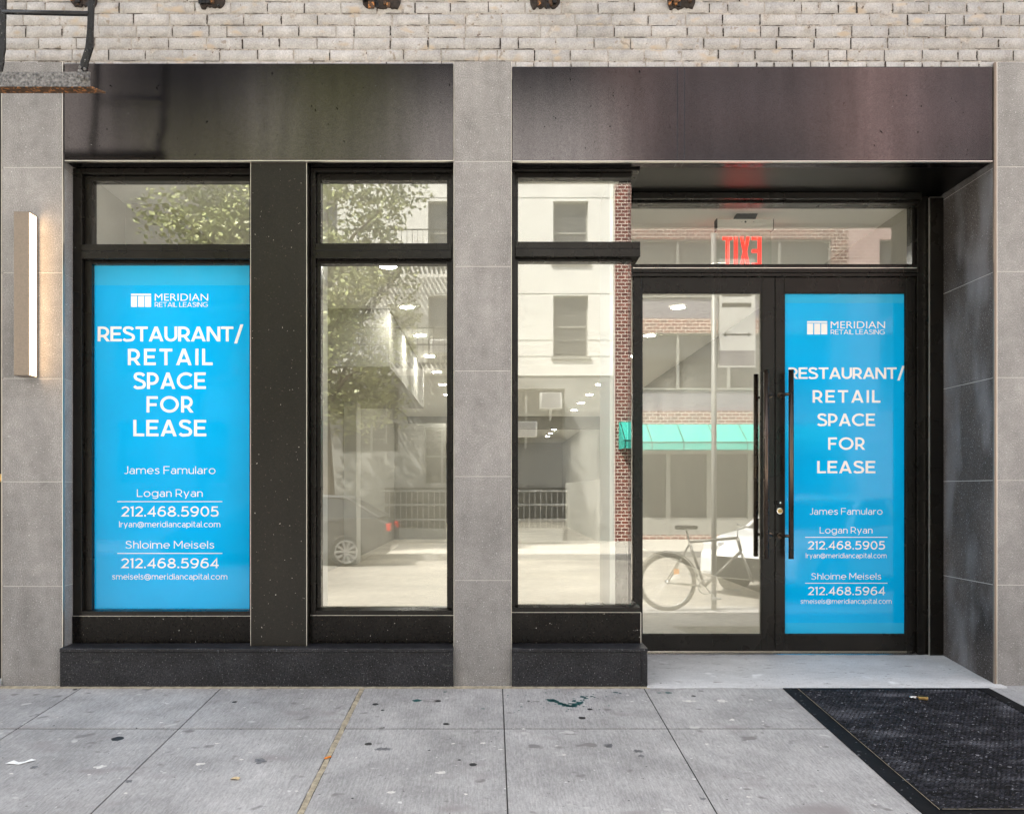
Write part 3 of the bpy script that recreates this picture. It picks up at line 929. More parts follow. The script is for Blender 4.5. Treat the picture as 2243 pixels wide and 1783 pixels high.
def build_bricks():
    zb = Z(138, 0.03)
    yw = 0.030                                # mortar face
    bw, ch = 0.2125, 0.0684
    mb = MB()
    cr = MB()
    x_lo, x_hi = -2.83, 3.36
    mb.add([(x_lo, yw, 3.49), (x_hi, yw, 3.49), (x_hi, yw, 5.22), (x_lo, yw, 5.22)], [(0, 1, 2, 3)], 1)
    rnd = random.Random(3)
    z = 3.553 - 0.028
    row = 0
    while z < 5.14:
        header = row in (0, 7, 14, 21)
        wbr = bw / 2 if header else bw
        x = x_lo - 0.2 + (0.0 if header else (0.105 if row % 2 else 0.0) + rnd.uniform(-0.03, 0.03))
        while x < x_hi:
            wb = wbr * rnd.uniform(0.97, 1.03)
            if not header and rnd.random() < 0.10:
                wb *= 0.5
            jx = rnd.uniform(0.003, 0.009)
            jz = rnd.uniform(0.003, 0.009)
            ax, bx = x + jx / 2, x + wb - jx / 2
            ax, bx = max(ax, x_lo), min(bx, x_hi)
            if bx - ax < 0.03:
                x += wb
                continue
            az, bz = z + jz / 2 + rnd.uniform(-.001, .001), z + ch - jz / 2 + rnd.uniform(-.001, .001)
            nx, nz = (9, 4) if wb > 0.15 else (5, 4)
            tilt = rnd.uniform(-0.002, 0.002)
            pro = rnd.uniform(0.0025, 0.0055)
            vs, fs = [], []
            for j in range(nz):
                for i in range(nx):
                    u, v = i / (nx - 1), j / (nz - 1)
                    edge = i in (0, nx - 1) or j in (0, nz - 1)
                    if edge:
                        px = ax + (bx - ax) * u + rnd.uniform(-.0016, .0016)
                        pz = az + (bz - az) * v + rnd.uniform(-.0016, .0016)
                        py = yw + 0.0003
                    else:
                        uu = (i - 1) / (nx - 3)
                        vv = (j - 1) / (nz - 3)
                        px = ax + 0.0022 + (bx - ax - 0.0044) * uu + rnd.uniform(-.0018, .0018)
                        pz = az + 0.0022 + (bz - az - 0.0044) * vv + rnd.uniform(-.0015, .0015)
                        py = yw - pro + tilt * (vv - .5) + rnd.uniform(-.0012, .0012)
                        if rnd.random() < 0.05:
                            py += 0.005
                    vs.append((px, py, pz))
            for j in range(nz - 1):
                for i in range(nx - 1):
                    a = j * nx + i
                    fs.append((a, a + 1, a + nx + 1, a + nx))
            mb.add(vs, fs, 0)
            # open cracks
            right = (x > 1.0)
            if x + wb < x_hi - .01 and rnd.random() < (0.80 if right else 0.55):
                w0 = rnd.uniform(0.0015, 0.005) * (1.25 if right else 1.0)
                pts = []
                n = 6
                a0, a1 = (z + rnd.uniform(0, .015), z + ch - rnd.uniform(0, .02))
                cx = x + wb + rnd.uniform(-.002, .002)
                L = [(cx - w0 * rnd.uniform(.3, 1), a0 + (a1 - a0) * k / n) for k in range(n + 1)]
                Rr = [(cx + w0 * rnd.uniform(.3, 1), a0 + (a1 - a0) * k / n) for k in range(n + 1)]
                cr.add([(q[0], yw - 0.0052, q[1]) for q in L + Rr[::-1]], [tuple(range(2 * n + 2))])
            if x > x_lo and x + .26 < x_hi and rnd.random() < (0.75 if right else 0.5):
                l0 = x + rnd.uniform(0, .1)
                l1 = l0 + rnd.uniform(.04, .15)
                n = 8
                zz = z + rnd.uniform(-.002, .003)
                T = [(l0 + (l1 - l0) * k / n, zz + rnd.uniform(.0003, .0022)) for k in range(n + 1)]
                B = [(l0 + (l1 - l0) * k / n, zz - rnd.uniform(.0003, .0022)) for k in range(n + 1)]
                cr.add([(q[0], yw - 0.0056, q[1]) for q in T + B[::-1]], [tuple(range(2 * n + 2))])
            x += wb
        z += ch
        row += 1
    o = mb.build('brick_wall', ['paintbrick', 'paintmortar'], shop, smooth=True)
    cr.build('mortar_crack', 'crack', o, kind='stuff')


build_bricks()
mb = MB()
mb.box(-2.83, 3.36, 0.034, 0.9, 3.60, 8.0)
mb.box(-2.83, 3.36, 0.9, 31, 3.3, 8.0)
mb.build('upper_storey', 'plainbrick', shop)

# broken stubs of old beams at the top of the picture
for (sa, sb, sc) in ((156, 212, 18), (437, 492, 21), (795, 877, 21), (1162, 1226, 22), (1463, 1522, 23)):
    mb = MB()
    rnd = random.Random(int(sa))
    x0, x1 = X(sa, 0.02), X(sb, 0.02)
    z0 = Z(sc, 0.02)
    pts = []
    for k in range(14):
        pts.append((x0 + (x1 - x0) * k / 13, z0 + rnd.uniform(0, 0.02) + (0.02 if k in (0, 13) else 0)))
    pts += [(x1 + 0.01, z0 + 0.12), (x0 - 0.01, z0 + 0.12)]
    mb.prism(pts, 1, 0.0125, 0.03, 0)
    for k in range(16):
        cx = rnd.uniform(x0 + .01, x1 - .012)
        cz = z0 + rnd.uniform(0.012, 0.11)
        s = rnd.uniform(0.006, 0.020)
        y0 = 0.012 - rnd.uniform(0.002, 0.02)
        mb.box(cx - s, cx + s * rnd.uniform(.3, 1), y0, 0.014, cz - s * rnd.uniform(.3, 1.2), cz + s, rnd.choice((1, 1, 2)))
    mb.build('beam_stub', ['crack', 'rust', 'blackpaint'], shop, bevel=0.002)

# black flecked granite: plinths, window spandrels, post between the windows
yP = -0.035


def plinth(x0, x1, yb, ztop_f):
    mb = MB()
    zt = Z(1420, yP)
    mb.box(x0, x1, yP + 0.006, yb, -0.03, zt - 0.022)
    pr = [(yP, zt - 0.021), (yP, zt - 0.003), (yP + 0.003, zt), (yb, zt + 0.004), (yb, zt - 0.021)]
    mb.prism(pr, 0, x0, x1)
    return mb


plinth(X(130, yP), XM0 - 0.003, 0.16, 0).build('granite_plinth', 'granitebase', shop, bevel=0.002, label='long worn granite plinth under the two left windows')
o = plinth(XM1 + 0.003, 0.889, 0.16, 0).build('granite_plinth', 'granitebase', shop, bevel=0.002, label='short granite plinth under the corner window')
mb = MB()
zt = Z(1420, yP)
mb.box(0.60, 0.889, 0.161, 0.60, -0.03, zt - 0.022); mb.box(0.60, 0.889, 0.161, 0.60, zt - 0.021, zt + 0.003)
mb.box(0.8535, 0.856, yP - 0.001, yP + 0.01, -0.01, zt - 0.023)
mb.build('plinth_return', 'granitebase', o, bevel=0.002)
zPl = zt + 0.003
PX0, PX1 = X(549.5, 0.03), X(671, 0.03)
mb = MB(); mb.box(PX0, PX1, 0.03, 0.24, zPl - 0.002, Z(353, 0.03))
o = mb.build('granite_post', 'granitepost', shop, bevel=0.0015, label='flat dark granite panel between the two left windows')
mb = MB(); mb.box(PX0 - 0.0025, PX0 - 0.0003, 0.029, 0.04, zPl, Z(353, .03)); mb.box(PX1 + 0.0003, PX1 + 0.003, 0.029, 0.04, zPl, Z(353, .03))
mb.build('edge_trim', 'trim', o)


def window(xo0, xo1, gx0, gx1, zs, label, spx1=None, yf=0.125, ygl=0.19, corner=False):
    """xo: frame opening; gx: glass; zs: (frame top, outer head bottom, glass top, bar top, bar bottom, lower glass top, lower glass bottom, sill bottom, spandrel bottom)."""
    zt, zh, zg, b1, b0, l1, l0, s0, sp0 = zs
    mb = MB()
    ye = 0.25
    yi = 0.160
    # outer frame
    mb.box(xo0, xo1 if not corner else 0.872, yf, ye if not corner else 0.20, zh, zt)
    go0 = xo0 + (gx0 - xo0) * 0.55
    mb.box(xo0, go0, yf, ye, s0, zh - 0.0005)
    if not corner:
        go1 = xo1 - (xo1 - gx1) * 0.35
        mb.box(go1, xo1, yf, ye, s0, zh - 0.0005)
    else:
        go1 = 0.83
    # inner stops
    mb.box(go0 + .0003, gx0, yi, 0.225, l0 - 0.004, zh - 0.001)
    mb.box(gx0 + .0003, go1 - .0003, yi + .001, 0.225, zg, zh - 0.001)
    if not corner:
        mb.box(gx1, go1 - .0003, yi, 0.225, l0 - 0.004, zh - 0.001)
    mb.box(gx0 + .0003, (gx1 if not corner else go1) - .0003, yi + .001, 0.225, l1, b0 - 0.0005)
    # transom bar: two steps
    bx1 = go1 if not corner else 0.872
    zm = b1 - (b1 - b0) * 0.47
    mb.box(go0 + 0.0004, bx1, yf - 0.012, 0.225 if not corner else 0.20, b0, zm - 0.001)
    mb.box(go0 + 0.0004, bx1, yf - 0.008, 0.225 if not corner else 0.20, zm + 0.001, b1)
    # sill
    sx1 = xo1 if not corner else 0.872
    mb.prism([(yf - 0.006, s0), (yf - 0.006, s0 + 0.026), (yi, l0), (0.225 if not corner else 0.2, l0), (0.225 if not corner else 0.2, s0)], 0, go0 + .0006 if not corner else xo0 + 0.001, sx1 - 0.0006)
    if corner:
        # the frame turns the corner and runs back to the doors
        mb.box(0.8305, 0.872, 0.2005, 0.598, zh, zt)
        mb.box(0.832, 0.872, 0.2005, 0.598, b0, zm - 0.001)
        mb.box(0.832, 0.872, 0.2005, 0.598, zm + 0.001, b1)
        mb.box(0.832, 0.872, 0.2005, 0.598, s0, l0)
        mb.box(0.812, 0.8295, 0.196, 0.2100, l0, zh)
    o = mb.build('window', 'frame', shop, bevel=0.002, label=label)
    for a, b in ((b1 + .0005, zg + 0.003), (l0 - 0.002, l1 + 0.003)):
        g = MB()
        g.box(gx0 - 0.004, (gx1 + 0.004) if not corner else 0.829, ygl, ygl + 0.006, a, b)
        g.build('glass_pane', 'pane', o)
        if corner:
            g = MB()
            g.box(0.8295, 0.8355, 0.21, 0.598, a, b)
            g.build('side_pane', 'pane', o)
    # granite spandrel under the window
    g = MB()
    spx = xo1 if spx1 is None else spx1
    g.box(xo0, spx, yf - 0.008, 0.25, sp0, s0 - 0.003)
    if corner:
        g.box(0.60, spx, 0.2505, 0.598, sp0, s0 - 0.003)
    s = g.build('spandrel_panel', 'granite', o, bevel=0.0015)
    g = MB()
    g.box(xo0 + .001, spx - .001, yf - 0.010, yf + 0.01, s0 - 0.0026, s0 - 0.0004)
    if corner:
        g.box(spx - 0.003, spx + 0.0004, yf - 0.0105, yf + 0.01, sp0, s0 - 0.003)
    g.build('edge_trim', 'trim', o)
    return o


yF, yG = 0.125, 0.19
zcom = (Z(580, yG),)
window(XL1 + 0.002, PX0 - 0.003, X(206.5, yG), PX0 - 0.045,
       (3.014, Z(381, yF), Z(401, yG), Z(536, yF), Z(568, yF), Z(581.5, yG), Z(1334, yG), Z(1348, yF), zPl), 'left window holding the blue lease poster')
window(PX1 + 0.004, XM0 - 0.004, X(705, yG), X(979.5, yG),
       (3.014, Z(376, yF), Z(399.5, yG), Z(534, yF), Z(567, yF), Z(581, yG), Z(1329, yG), Z(1346.5, yF), zPl), 'plain window left of the middle pier')
window(XM1 + 0.004, 0.872, X(1134.5, yG), 0.826,
       (3.012, Z(374, yF), Z(393.5, yG), Z(530.5, yF), Z(563, yF), Z(576, yG), Z(1323.5, yG), Z(1340, yF), zPl), 'corner window right of the middle pier', spx1=0.877, corner=True)

# ---- double doors in the recess
yD = 0.60
mb = MB()
mb.box(0.778, 0.898, yD, 0.72, 0.0, 3.012)                       # left jamb
mb.box(0.8985, 2.735, 0.535, 0.72, Z(437, 0.55), 3.012)          # head
mb.box(0.8985, 2.735, 0.585, 0.70, Z(447, 0.60), Z(437, 0.55) - 0.001)
zTb0, zTb1 = Z(606, 0.61), Z(580, 0.61)
mb.box(0.8985, 2.735, yD - 0.004, 0.70, Z(597, 0.6), zTb1)
mb.box(0.8985, 2.735, yD + 0.004, 0.70, zTb0, Z(597, 0.6) - 0.0015)
mb.box(2.7355, 2.812, yD, 0.72, 0.06, 3.012)                     # right jamb
mb.box(2.714, 2.7345, 0.625, 0.70, zTb1 + .0005, Z(447, .6) - 0.001)
mb.box(2.714, 2.7345, 0.625, 0.70, 0.062, zTb0 - 0.001)
doorframe = mb.build('door_frame', 'frame', shop, bevel=0.002)
mb = MB(); mb.box(0.897, 2.716, 0.645, 0.651, zTb1 - .002, Z(447, 0.6) + 0.002)
mb.build('transom_pane', 'transom', doorframe)
mb = MB(); mb.box(0.905, 2.73, yD - 0.006, yD - 0.0035, Z(588.5, .6), Z(587, .6)); mb.box(0.905, 2.72, 0.584, 0.5845, Z(440, .585), Z(438.7, .585))
mb.build('trim_line', 'trim', doorframe)
mb = MB(); mb.box(X(2036, .57), XR0 - 0.0145, 0.565, 0.72, 0.06, Z(433, 0.565))
o = mb.build('recess_post', 'frame', shop, bevel=0.002)
mb = MB(); mb.box(X(2036, .57) - 0.003, X(2036, .57) - 0.0004, 0.564, 0.58, 0.06, Z(433, 0.565)); mb.box(X(2036, .57), XR0 - 0.016, 0.564, 0.58, Z(433, .565) + 0.0004, Z(433, .565) + 0.003)
mb.build('edge_trim', 'trim', o)
mb = MB(); mb.prism([(0.576, 0.068), (0.588, 0.076), (0.70, 0.076), (0.70, 0.06), (0.576, 0.06)], 0, 0.90, 2.72)
mb.build('threshold', 'steel', shop)


def door(x0, x1, g0, g1, hx, sx, label):
    y0, y1 = 0.615, 0.665
    zt, zb = zTb0 - 0.004, 0.086
    zg1, zg0 = Z(642.5, 0.635), Z(1389, 0.635)
    mb = MB()
    mb.box(x0, g0, y0, y1, zb, zt)
    mb.box(g1, x1, y0, y1, zb, zt)
    mb.box(g0 + .0003, g1 - .0003, y0 + .0005, y1, zg1, zt)
    mb.box(g0 + .0003, g1 - .0003, y0 + .0005, y1, zb, zg0)
    o = mb.build('door', 'frame', shop, bevel=0.003, label=label)
    g = MB()
    for a, b, c, d in ((g0 + .0004, g0 + 0.006, zg0, zg1), (g1 - 0.006, g1 - .0004, zg0, zg1), (g0 + .0065, g1 - .0065, zg1 - 0.006, zg1 - .0004), (g0 + .0065, g1 - .0065, zg0 + .0004, zg0 + 0.006)):
        g.box(a, b, 0.620, 0.632, c, d)
    g.build('glazing_bead', 'frame', o)
    g = MB(); g.box(g0 - .002, g1 + .002, 0.636, 0.644, zg0 - .002, zg1 + .002)
    g.build('glass_pane', 'pane', o)
    for yh in (0.530, 0.745):
        h = MB()
        z0, z1 = Z(1224, 0.53), Z(810, 0.53)
        h.tube([(hx, yh, z0), (hx, yh, z1)], 0.0165, 18)
        for zz in (Z(863, 0.53), Z(1174, 0.53)):
            ysf = y0 if yh < y0 else y1
            h.tube([(sx, ysf, zz), (sx, ysf + (yh - ysf) * 0.55, zz), (hx + (sx - hx) * 0.25, yh, zz), (hx, yh, zz)], 0.010, 10)
            h.tube([(sx, ysf, zz), (sx, ysf + (0.008 if yh > y1 else -0.008), zz)], 0.019, 14)
        hh = h.build('pull_handle', 'handle', o)
        for pl in hh.data.polygons:
            pl.use_smooth = len(pl.vertices) == 4
    return o


M['handle'] = mat('dark_bronze_bar', (0.10, 0.075, 0.06), 0.28, 0.8, layers=[(20, 0.3, (1, 1, 0.3), 3)], rvar=0.08)
dl = door(0.912, X(1697, .615), X(1406, .615), X(1669, .615), 1.7425, 1.790, 'left door leaf with a clear pane')
dr = door(X(1698.5, .615), 2.713, X(1718, .615), X(1985, .615), 1.9005, 1.858, 'right door leaf holding the blue lease poster')
mb = MB()
lx = X(1708, .612)
mb.disc((lx, Z(1101, .61)), 0.019, 0.604, 0.616, mi=0); mb.disc((lx, Z(1101, .61)), 0.006, 0.600, 0.604, mi=1)
mb.disc((lx, Z(1119, .61)), 0.021, 0.606, 0.616, mi=1); mb.disc((lx, Z(1119, .61)), 0.015, 0.603, 0.606, mi=2); mb.box(lx - .008, lx + .008, .6022, .6031, Z(1119, .61) - .0015, Z(1119, .61) + .0015, 0)
mb.build('lock', ['dark', 'steel', 'brass'], dr)

# ---- interior: long white room with two rows of downlights
mb = MB()
ZC, ZFL = 3.0, 0.074
mb.box(-2.62, 0.777, 0.252, 0.6645, -0.02, ZFL); mb.box(-2.62, 2.98, 0.665, 31, -0.02, ZFL)
mb.build('shop_floor', 'floorin', shop)
mb = MB()
mb.box(-2.62, 3.0, 0.724, 31, ZC, 3.03); mb.box(-2.62, 0.776, 0.252, 0.7238, ZC, 3.03)
mb.build('shop_ceiling', 'ceilin', shop)
mb = MB()
mb.box(-2.62, -2.405, 0.2505, 0.72, ZFL, ZC)
mb.box(-2.62, -2.12, 0.7205, 30, ZFL, ZC)
mb.box(2.76, 2.98, 0.7205, 30, ZFL, ZC)
mb.box(-2.12, 2.76, 29.0, 30, ZFL, ZC)
mb.box(2.82, 2.88, 0.7205, 0.74, ZFL, ZC)
mb.build('inner_wall', 'wallin', shop)
mb = MB()
mb.box(-2.119, -1.94, 7.5, 7.9, ZFL, ZC - .001)
mb.build('column', 'whitein', shop)
mb = MB()
mb.box(-2.119, -1.054, 4.0, 8.55, 2.40, ZC - .001)
mb.build('bulkhead', 'wallin', shop)
mb = MB()
mb.box(-2.119, 2.759, 17.0, 17.4, 2.70, ZC - .001)
mb.build('header_beam', 'wallin', shop)
mb = MB()
mb.box(-2.119, -1.0, 14.0, 14.2, ZFL, 2.6)
mb.build('partition', 'wallin', shop)
mb = MB()
mb.box(2.2, 2.759, 11.5, 16.99, ZFL, 1.36); mb.box(2.2, 2.759, 17.41, 21.0, ZFL, 1.36); mb.box(2.2, 2.759, 16.991, 17.409, ZFL, 1.3605)
mb.build('half_wall', 'whitein', shop)
# plaster returns round the windows
mb = MB()
mb.box(PX1 + 0.0005, X(717, .42) + 0.002, 0.2505, 0.42, Z(1350, .25), ZC)
mb.box(0.713, 0.745, 0.26, 0.74, 0.3, ZC)
mb.box(PX0 - .02, PX1, 0.2405, 0.42, 0.3, ZC)
mb.box(XM0 - 0.03, XM1 + 0.02, 0.5005, 0.52, ZFL, ZC)
mb.build('plaster_return', 'whitein', shop)
mb = MB(); mb.box(0.7455, 0.777, 0.60, 0.74, 0.3, ZC)
mb.build('backing_panel', 'greyin', shop)


def downlight(x, y):
    m_ = MB()
    n = 20
    ro, ri = 0.088, 0.070
    vs = []
    for k in range(n):
        t = 2 * math.pi * k / n
        vs += [(x + ro * math.cos(t), y + ro * math.sin(t), ZC - .0005), (x + ro * math.cos(t), y + ro * math.sin(t), ZC - .010), (x + ri * math.cos(t), y + ri * math.sin(t), ZC - .012), (x + ri * math.cos(t), y + ri * math.sin(t), ZC - .004)]
    fs = []
    for k in range(n):
        a, b = 4 * k, 4 * ((k + 1) % n)
        fs += [(a, b, b + 1, a + 1), (a + 1, b + 1, b + 2, a + 2), (a + 2, b + 2, b + 3, a + 3)]
    m_.add(vs, fs)
    o = m_.build('downlight', 'whitein', shop)
    l_ = MB()
    lv = []
    for rr, zz in ((ri * .99, ZC - .008), (ri * .95, ZC - .0125), (ri * .6, ZC - .015)):
        lv += [(x + rr * math.cos(2 * math.pi * k / n), y + rr * math.sin(2 * math.pi * k / n), zz) for k in range(n)]
    l_.add(lv, [(q * n + k, q * n + (k + 1) % n, (q + 1) * n + (k + 1) % n, (q + 1) * n + k) for q in (0, 1) for k in range(n)] + [tuple(range(2 * n, 3 * n))])
    l_.build('lens', 'downlens', o)


for k in range(15):
    y = 2.28 + 1.61 * k
    if k in (9,):
        continue
    downlight(-0.864, y)
    downlight(1.90, y)

# ================================================================== THINGS ON AND AT THE SHOP FRONT
# wall lamp
wl = thing('wall_lamp', (X(55, -.05), -0.05, Z(640, -.05)), 'tall slim lit wall lamp with a warm glowing side on the left pier', 'wall lamp')
yf = -0.105
lx0, lx1 = X(30, yf), X(63.3, yf)
lz0, lz1 = Z(822.5, yf), Z(463.5, yf)
mb = MB()
mb.box(lx0, lx1, yf, -0.012, lz0, lz0 + 0.004); mb.box(lx0, lx1, yf, -0.012, lz1 - 0.004, lz1)
mb.box(lx0, lx1, yf, yf + 0.006, lz0 + 0.0042, lz1 - 0.0042)
mb.box(lx0, lx1, -0.018, -0.012, lz0 + 0.0042, lz1 - 0.0042)
mb.box(lx0, lx0 + 0.003, yf + 0.0062, -0.0182, lz0 + 0.0042, lz1 - 0.0042)
mb.build('case', 'lampcase', wl, bevel=0.0015)
mb = MB(); mb.box(lx1 - 0.012, lx1 - 0.003, yf + 0.0064, -0.0184, lz0 + 0.0046, lz1 - 0.0046)
mb.build('diffuser', 'lampface', wl)
mb = MB(); mb.box(lx0 + 0.02, lx1 - 0.02, -0.012, -0.0003, (lz0 + lz1) / 2 - .2, (lz0 + lz1) / 2 + .2)
mb.build('wall_bracket', 'dark', wl)

# fire escape ladder hanging at top left
yl = -0.5
fe = thing('fire_escape_ladder', (X(105, yl), yl, Z(200, yl)), 'black iron fire escape drop ladder with a lumpy grey bottom bar', 'ladder')


def P3(s, t, y=yl):
    return (X(s, y), y, Z(t, y))


for pts in ([(198, -600), (200, -100), (200.5, 0), (198, 70), (196, 105), (190, 124), (185.5, 137), (184, 160)], [(6, -600), (8.5, -100), (7.5, 0), (5.5, 70), (4, 108), (1, 122), (0.5, 137), (-2, 160)]):
    mb = MB()
    hw = 0.0165
    vs = []
    for s, t in pts:
        x, y, z = P3(s, t)
        wdt = hw * (1.25 if 100 < t < 150 else 1)
        vs += [(x - wdt, y - 0.007, z), (x + wdt, y - 0.007, z), (x + wdt, y + 0.007, z), (x - wdt, y + 0.007, z)]
    fs = [(0, 1, 2, 3)] + [(4 * (len(pts) - 1) + 3, 4 * (len(pts) - 1) + 2, 4 * (len(pts) - 1) + 1, 4 * (len(pts) - 1))]
    for k in range(len(pts) - 1):
        for e in range(4):
            fs.append((4 * k + e, 4 * k + (e + 1) % 4, 4 * k + 4 + (e + 1) % 4, 4 * k + 4 + e))
    mb.add(vs, fs)
    mb.build('rail', 'blackpaint', fe, bevel=0.003)
for t in (27, -103, -233, -363, -493):
    mb = MB()
    a, b = Vector(P3(6, t)), Vector(P3(194, t + (4 if t == 27 else 3)))
    mb.tube([a, b], 0.0125, 12)
    o = mb.build('rung', 'blackpaint', fe, smooth=True)
zb0, zb1 = Z(190.5, yl - .012), Z(158, yl - .012)
mb = MB()
xr = X(196.5, yl - .012)
n = 40
vs, fs = [], []
for k in range(n + 1):
    x = -3.1 + (xr + 3.1) * k / n
    vs += [(x, yl - .012 + random.uniform(-.0012, .0012), zb0), (x, yl - .012 + random.uniform(-.0012, .0012), zb1 + random.uniform(-.001, .001)), (x, yl - .004, zb1), (x, yl - .004, zb0 + .008)]
for k in range(n):
    for e in range(4):
        fs.append((4 * k + e, 4 * k + (e + 1) % 4, 4 * k + 4 + (e + 1) % 4, 4 * k + 4 + e))
fs += [(0, 1, 2, 3), (4 * n, 4 * n + 1, 4 * n + 2, 4 * n + 3)]
mb.add(vs, fs, 0)
mb.prism([(-3.1, yl - .004), (xr - .003, yl - .004), (xr + 0.050, yl + 0.062), (-3.1, yl + 0.066)], 2, zb0, zb0 + 0.008, 1)
mb.build('bottom_bar', ['greyiron', 'rust'], fe)
mb = MB()
rnd = random.Random(8)
for k in range(14):
    c = Vector((X(186, yl) + rnd.uniform(-.022, .022), yl - .014 + rnd.uniform(-.004, .004), Z(168, yl) + rnd.uniform(-.03, .04)))
    r = rnd.uniform(.006, .013)
    mb.tube([c - Vector((0, 0, r)), c - Vector((0, 0, r * .5)), c + Vector((0, 0, r * .5)), c + Vector((0, 0, r))], [r * .3, r, r, r * .3], 7)
mb.build('weld', 'greyiron', fe, smooth=True)


# lease posters
def poster(name, label, gx0, gx1, z0, z1, y, lines, seam, depth_y):
    root = thing(name, ((gx0 + gx1) / 2, y, z0), label, 'poster')
    mb = MB()
    zs = [z0, seam[0], seam[1], z1]
    for i, (a, b) in enumerate(zip(zs[:-1], zs[1:])):
        if b - a < 0.001:
            continue
        mb.box(gx0, gx1, y, y + 0.0006, a, b, 1 if i in (0, 2) else 0)
    mb.build('vinyl_sheet', ['blue', 'bluepale'], root)
    yt = y - 0.0005
    for part, sel in (('logo', lines[:6]), ('lettering', lines[6:])):
      mb = MB()
      for ln in sel:
        k = ln[0]
        if k == 'rect':
            _, a, b, t, u = ln
            mb.add([(X(a, depth_y), yt, Z(u, depth_y)), (X(b, depth_y), yt, Z(u, depth_y)), (X(b, depth_y), yt, Z(t, depth_y)), (X(a, depth_y), yt, Z(t, depth_y))], [(0, 1, 2, 3)])
        else:
            _, body, a, b, t, u, ref, wt = ln
            gp = {'RESTAURANT/': 0.045, 'RETAIL': 0.20, 'SPACE': 0.07, 'FOR': 0.13, 'LEASE': 0.10, 'RETAIL LEASING': 0.09}.get(body, 0.13)
            if body != 'MERIDIAN':
                put_stroke(mb, body, X(a, depth_y), X(b, depth_y), Z(u, depth_y), Z(t, depth_y), yt, ref == 'x', wt, 0, gp)
                continue
            put_text(mb, body, X(a, depth_y), X(b, depth_y), Z(u, depth_y), Z(t, depth_y), yt, ref, wt)
      mb.build(part, 'white', root)
    return root


def logo(a, b, t, u):
    w_ = b - a
    h = u - t
    L = [('rect', a, b, t, t + h * .13)]
    for k in range(3):
        L.append(('rect', a + w_ * (0, .355, .70)[k], a + w_ * (.30, .655, 1.0)[k], t + h * .18, u))
    return L


W1, W2, W3, W4 = 0.165, 0.135, 0.09, 0.10
L1 = logo(287, 331, 643.6, 672.6) + [
    ('t', 'MERIDIAN', 339, 456, 643.8, 659, 'H', -0.004), ('t', 'RETAIL LEASING', 339, 456, 662.3, 672.6, 'H', 0.11),
    ('t', 'RESTAURANT/', 214, 533, 715.5, 748, 'H', W1), ('t', 'RETAIL', 280, 466, 764, 800, 'H', W1), ('t', 'SPACE', 292, 451, 816, 852, 'E', W1),
    ('t', 'FOR', 321, 424, 868, 903.5, 'H', W1), ('t', 'LEASE', 292, 452, 919.5, 955.5, 'E', W1),
    ('t', 'James Famularo', 272, 472, 1021, 1038, 'H', W3), ('t', 'Logan Ryan', 300, 444, 1071.5, 1088, 'H', W3), ('rect', 257, 487, 1097.7, 1099.3),
    ('t', '212.468.5905', 265, 479, 1109, 1131, '0', W2), ('t', 'lryan@meridiancapital.com', 261, 482.5, 1145, 1154.5, 'x', W4),
    ('t', 'Shloime Meisels', 275, 469, 1184.5, 1201, 'H', W3), ('rect', 257, 487, 1211, 1212.6), ('t', '212.468.5964', 264.5, 479, 1222.5, 1244, '0', W2),
    ('t', 'smeisels@meridiancapital.com', 245.5, 498, 1259.5, 1269, 'x', W4)]
poster('lease_poster', 'blue lease poster with larger lettering filling the left window', X(206.5, .187) + .001, PX0 - 0.0465, Z(1334, .187) + .001, Z(582, .187), 0.1885, L1, (Z(1334, .187) + .0012, Z(625, .187)), 0.188)
L2 = logo(1768, 1812, 703.7, 732.6) + [
    ('t', 'MERIDIAN', 1819.6, 1938.6, 704.2, 719.4, 'H', -0.004), ('t', 'RETAIL LEASING', 1819.6, 1938.6, 722.3, 732.6, 'H', 0.11),
    ('t', 'RESTAURANT/', 1727, 1981.5, 805, 830, 'H', W1), ('t', 'RETAIL', 1780, 1928.6, 854.6, 882, 'H', W1), ('t', 'SPACE', 1790, 1917, 905.8, 933, 'E', W1),
    ('t', 'FOR', 1814, 1895, 958, 985, 'H', W1), ('t', 'LEASE', 1790, 1917.6, 1009.5, 1036.5, 'E', W1),
    ('t', 'James Famularo', 1773.7, 1933, 1112.7, 1127, 'H', W3), ('t', 'Logan Ryan', 1795.6, 1911, 1154, 1168, 'H', W3), ('rect', 1763.6, 1944, 1175.8, 1177.2),
    ('t', '212.468.5905', 1769, 1938.6, 1185, 1203, '0', W2), ('t', 'lryan@meridiancapital.com', 1765, 1942, 1214, 1222, 'x', W4),
    ('t', 'Shloime Meisels', 1777, 1930, 1255, 1269, 'H', W3), ('rect', 1763.6, 1944, 1276.3, 1277.7), ('t', '212.468.5964', 1769, 1938.6, 1285, 1303, '0', W2),
    ('t', 'smeisels@meridiancapital.com', 1753.6, 1953, 1314, 1322, 'x', W4)]
poster('lease_poster', 'narrower blue lease poster in the right door, behind its handle', X(1718.6, .634), X(1984.5, .634), Z(1389.3, .634), Z(641.5, .634), 0.6345, L2, (Z(1364, .634), Z(664, .634)), 0.634)

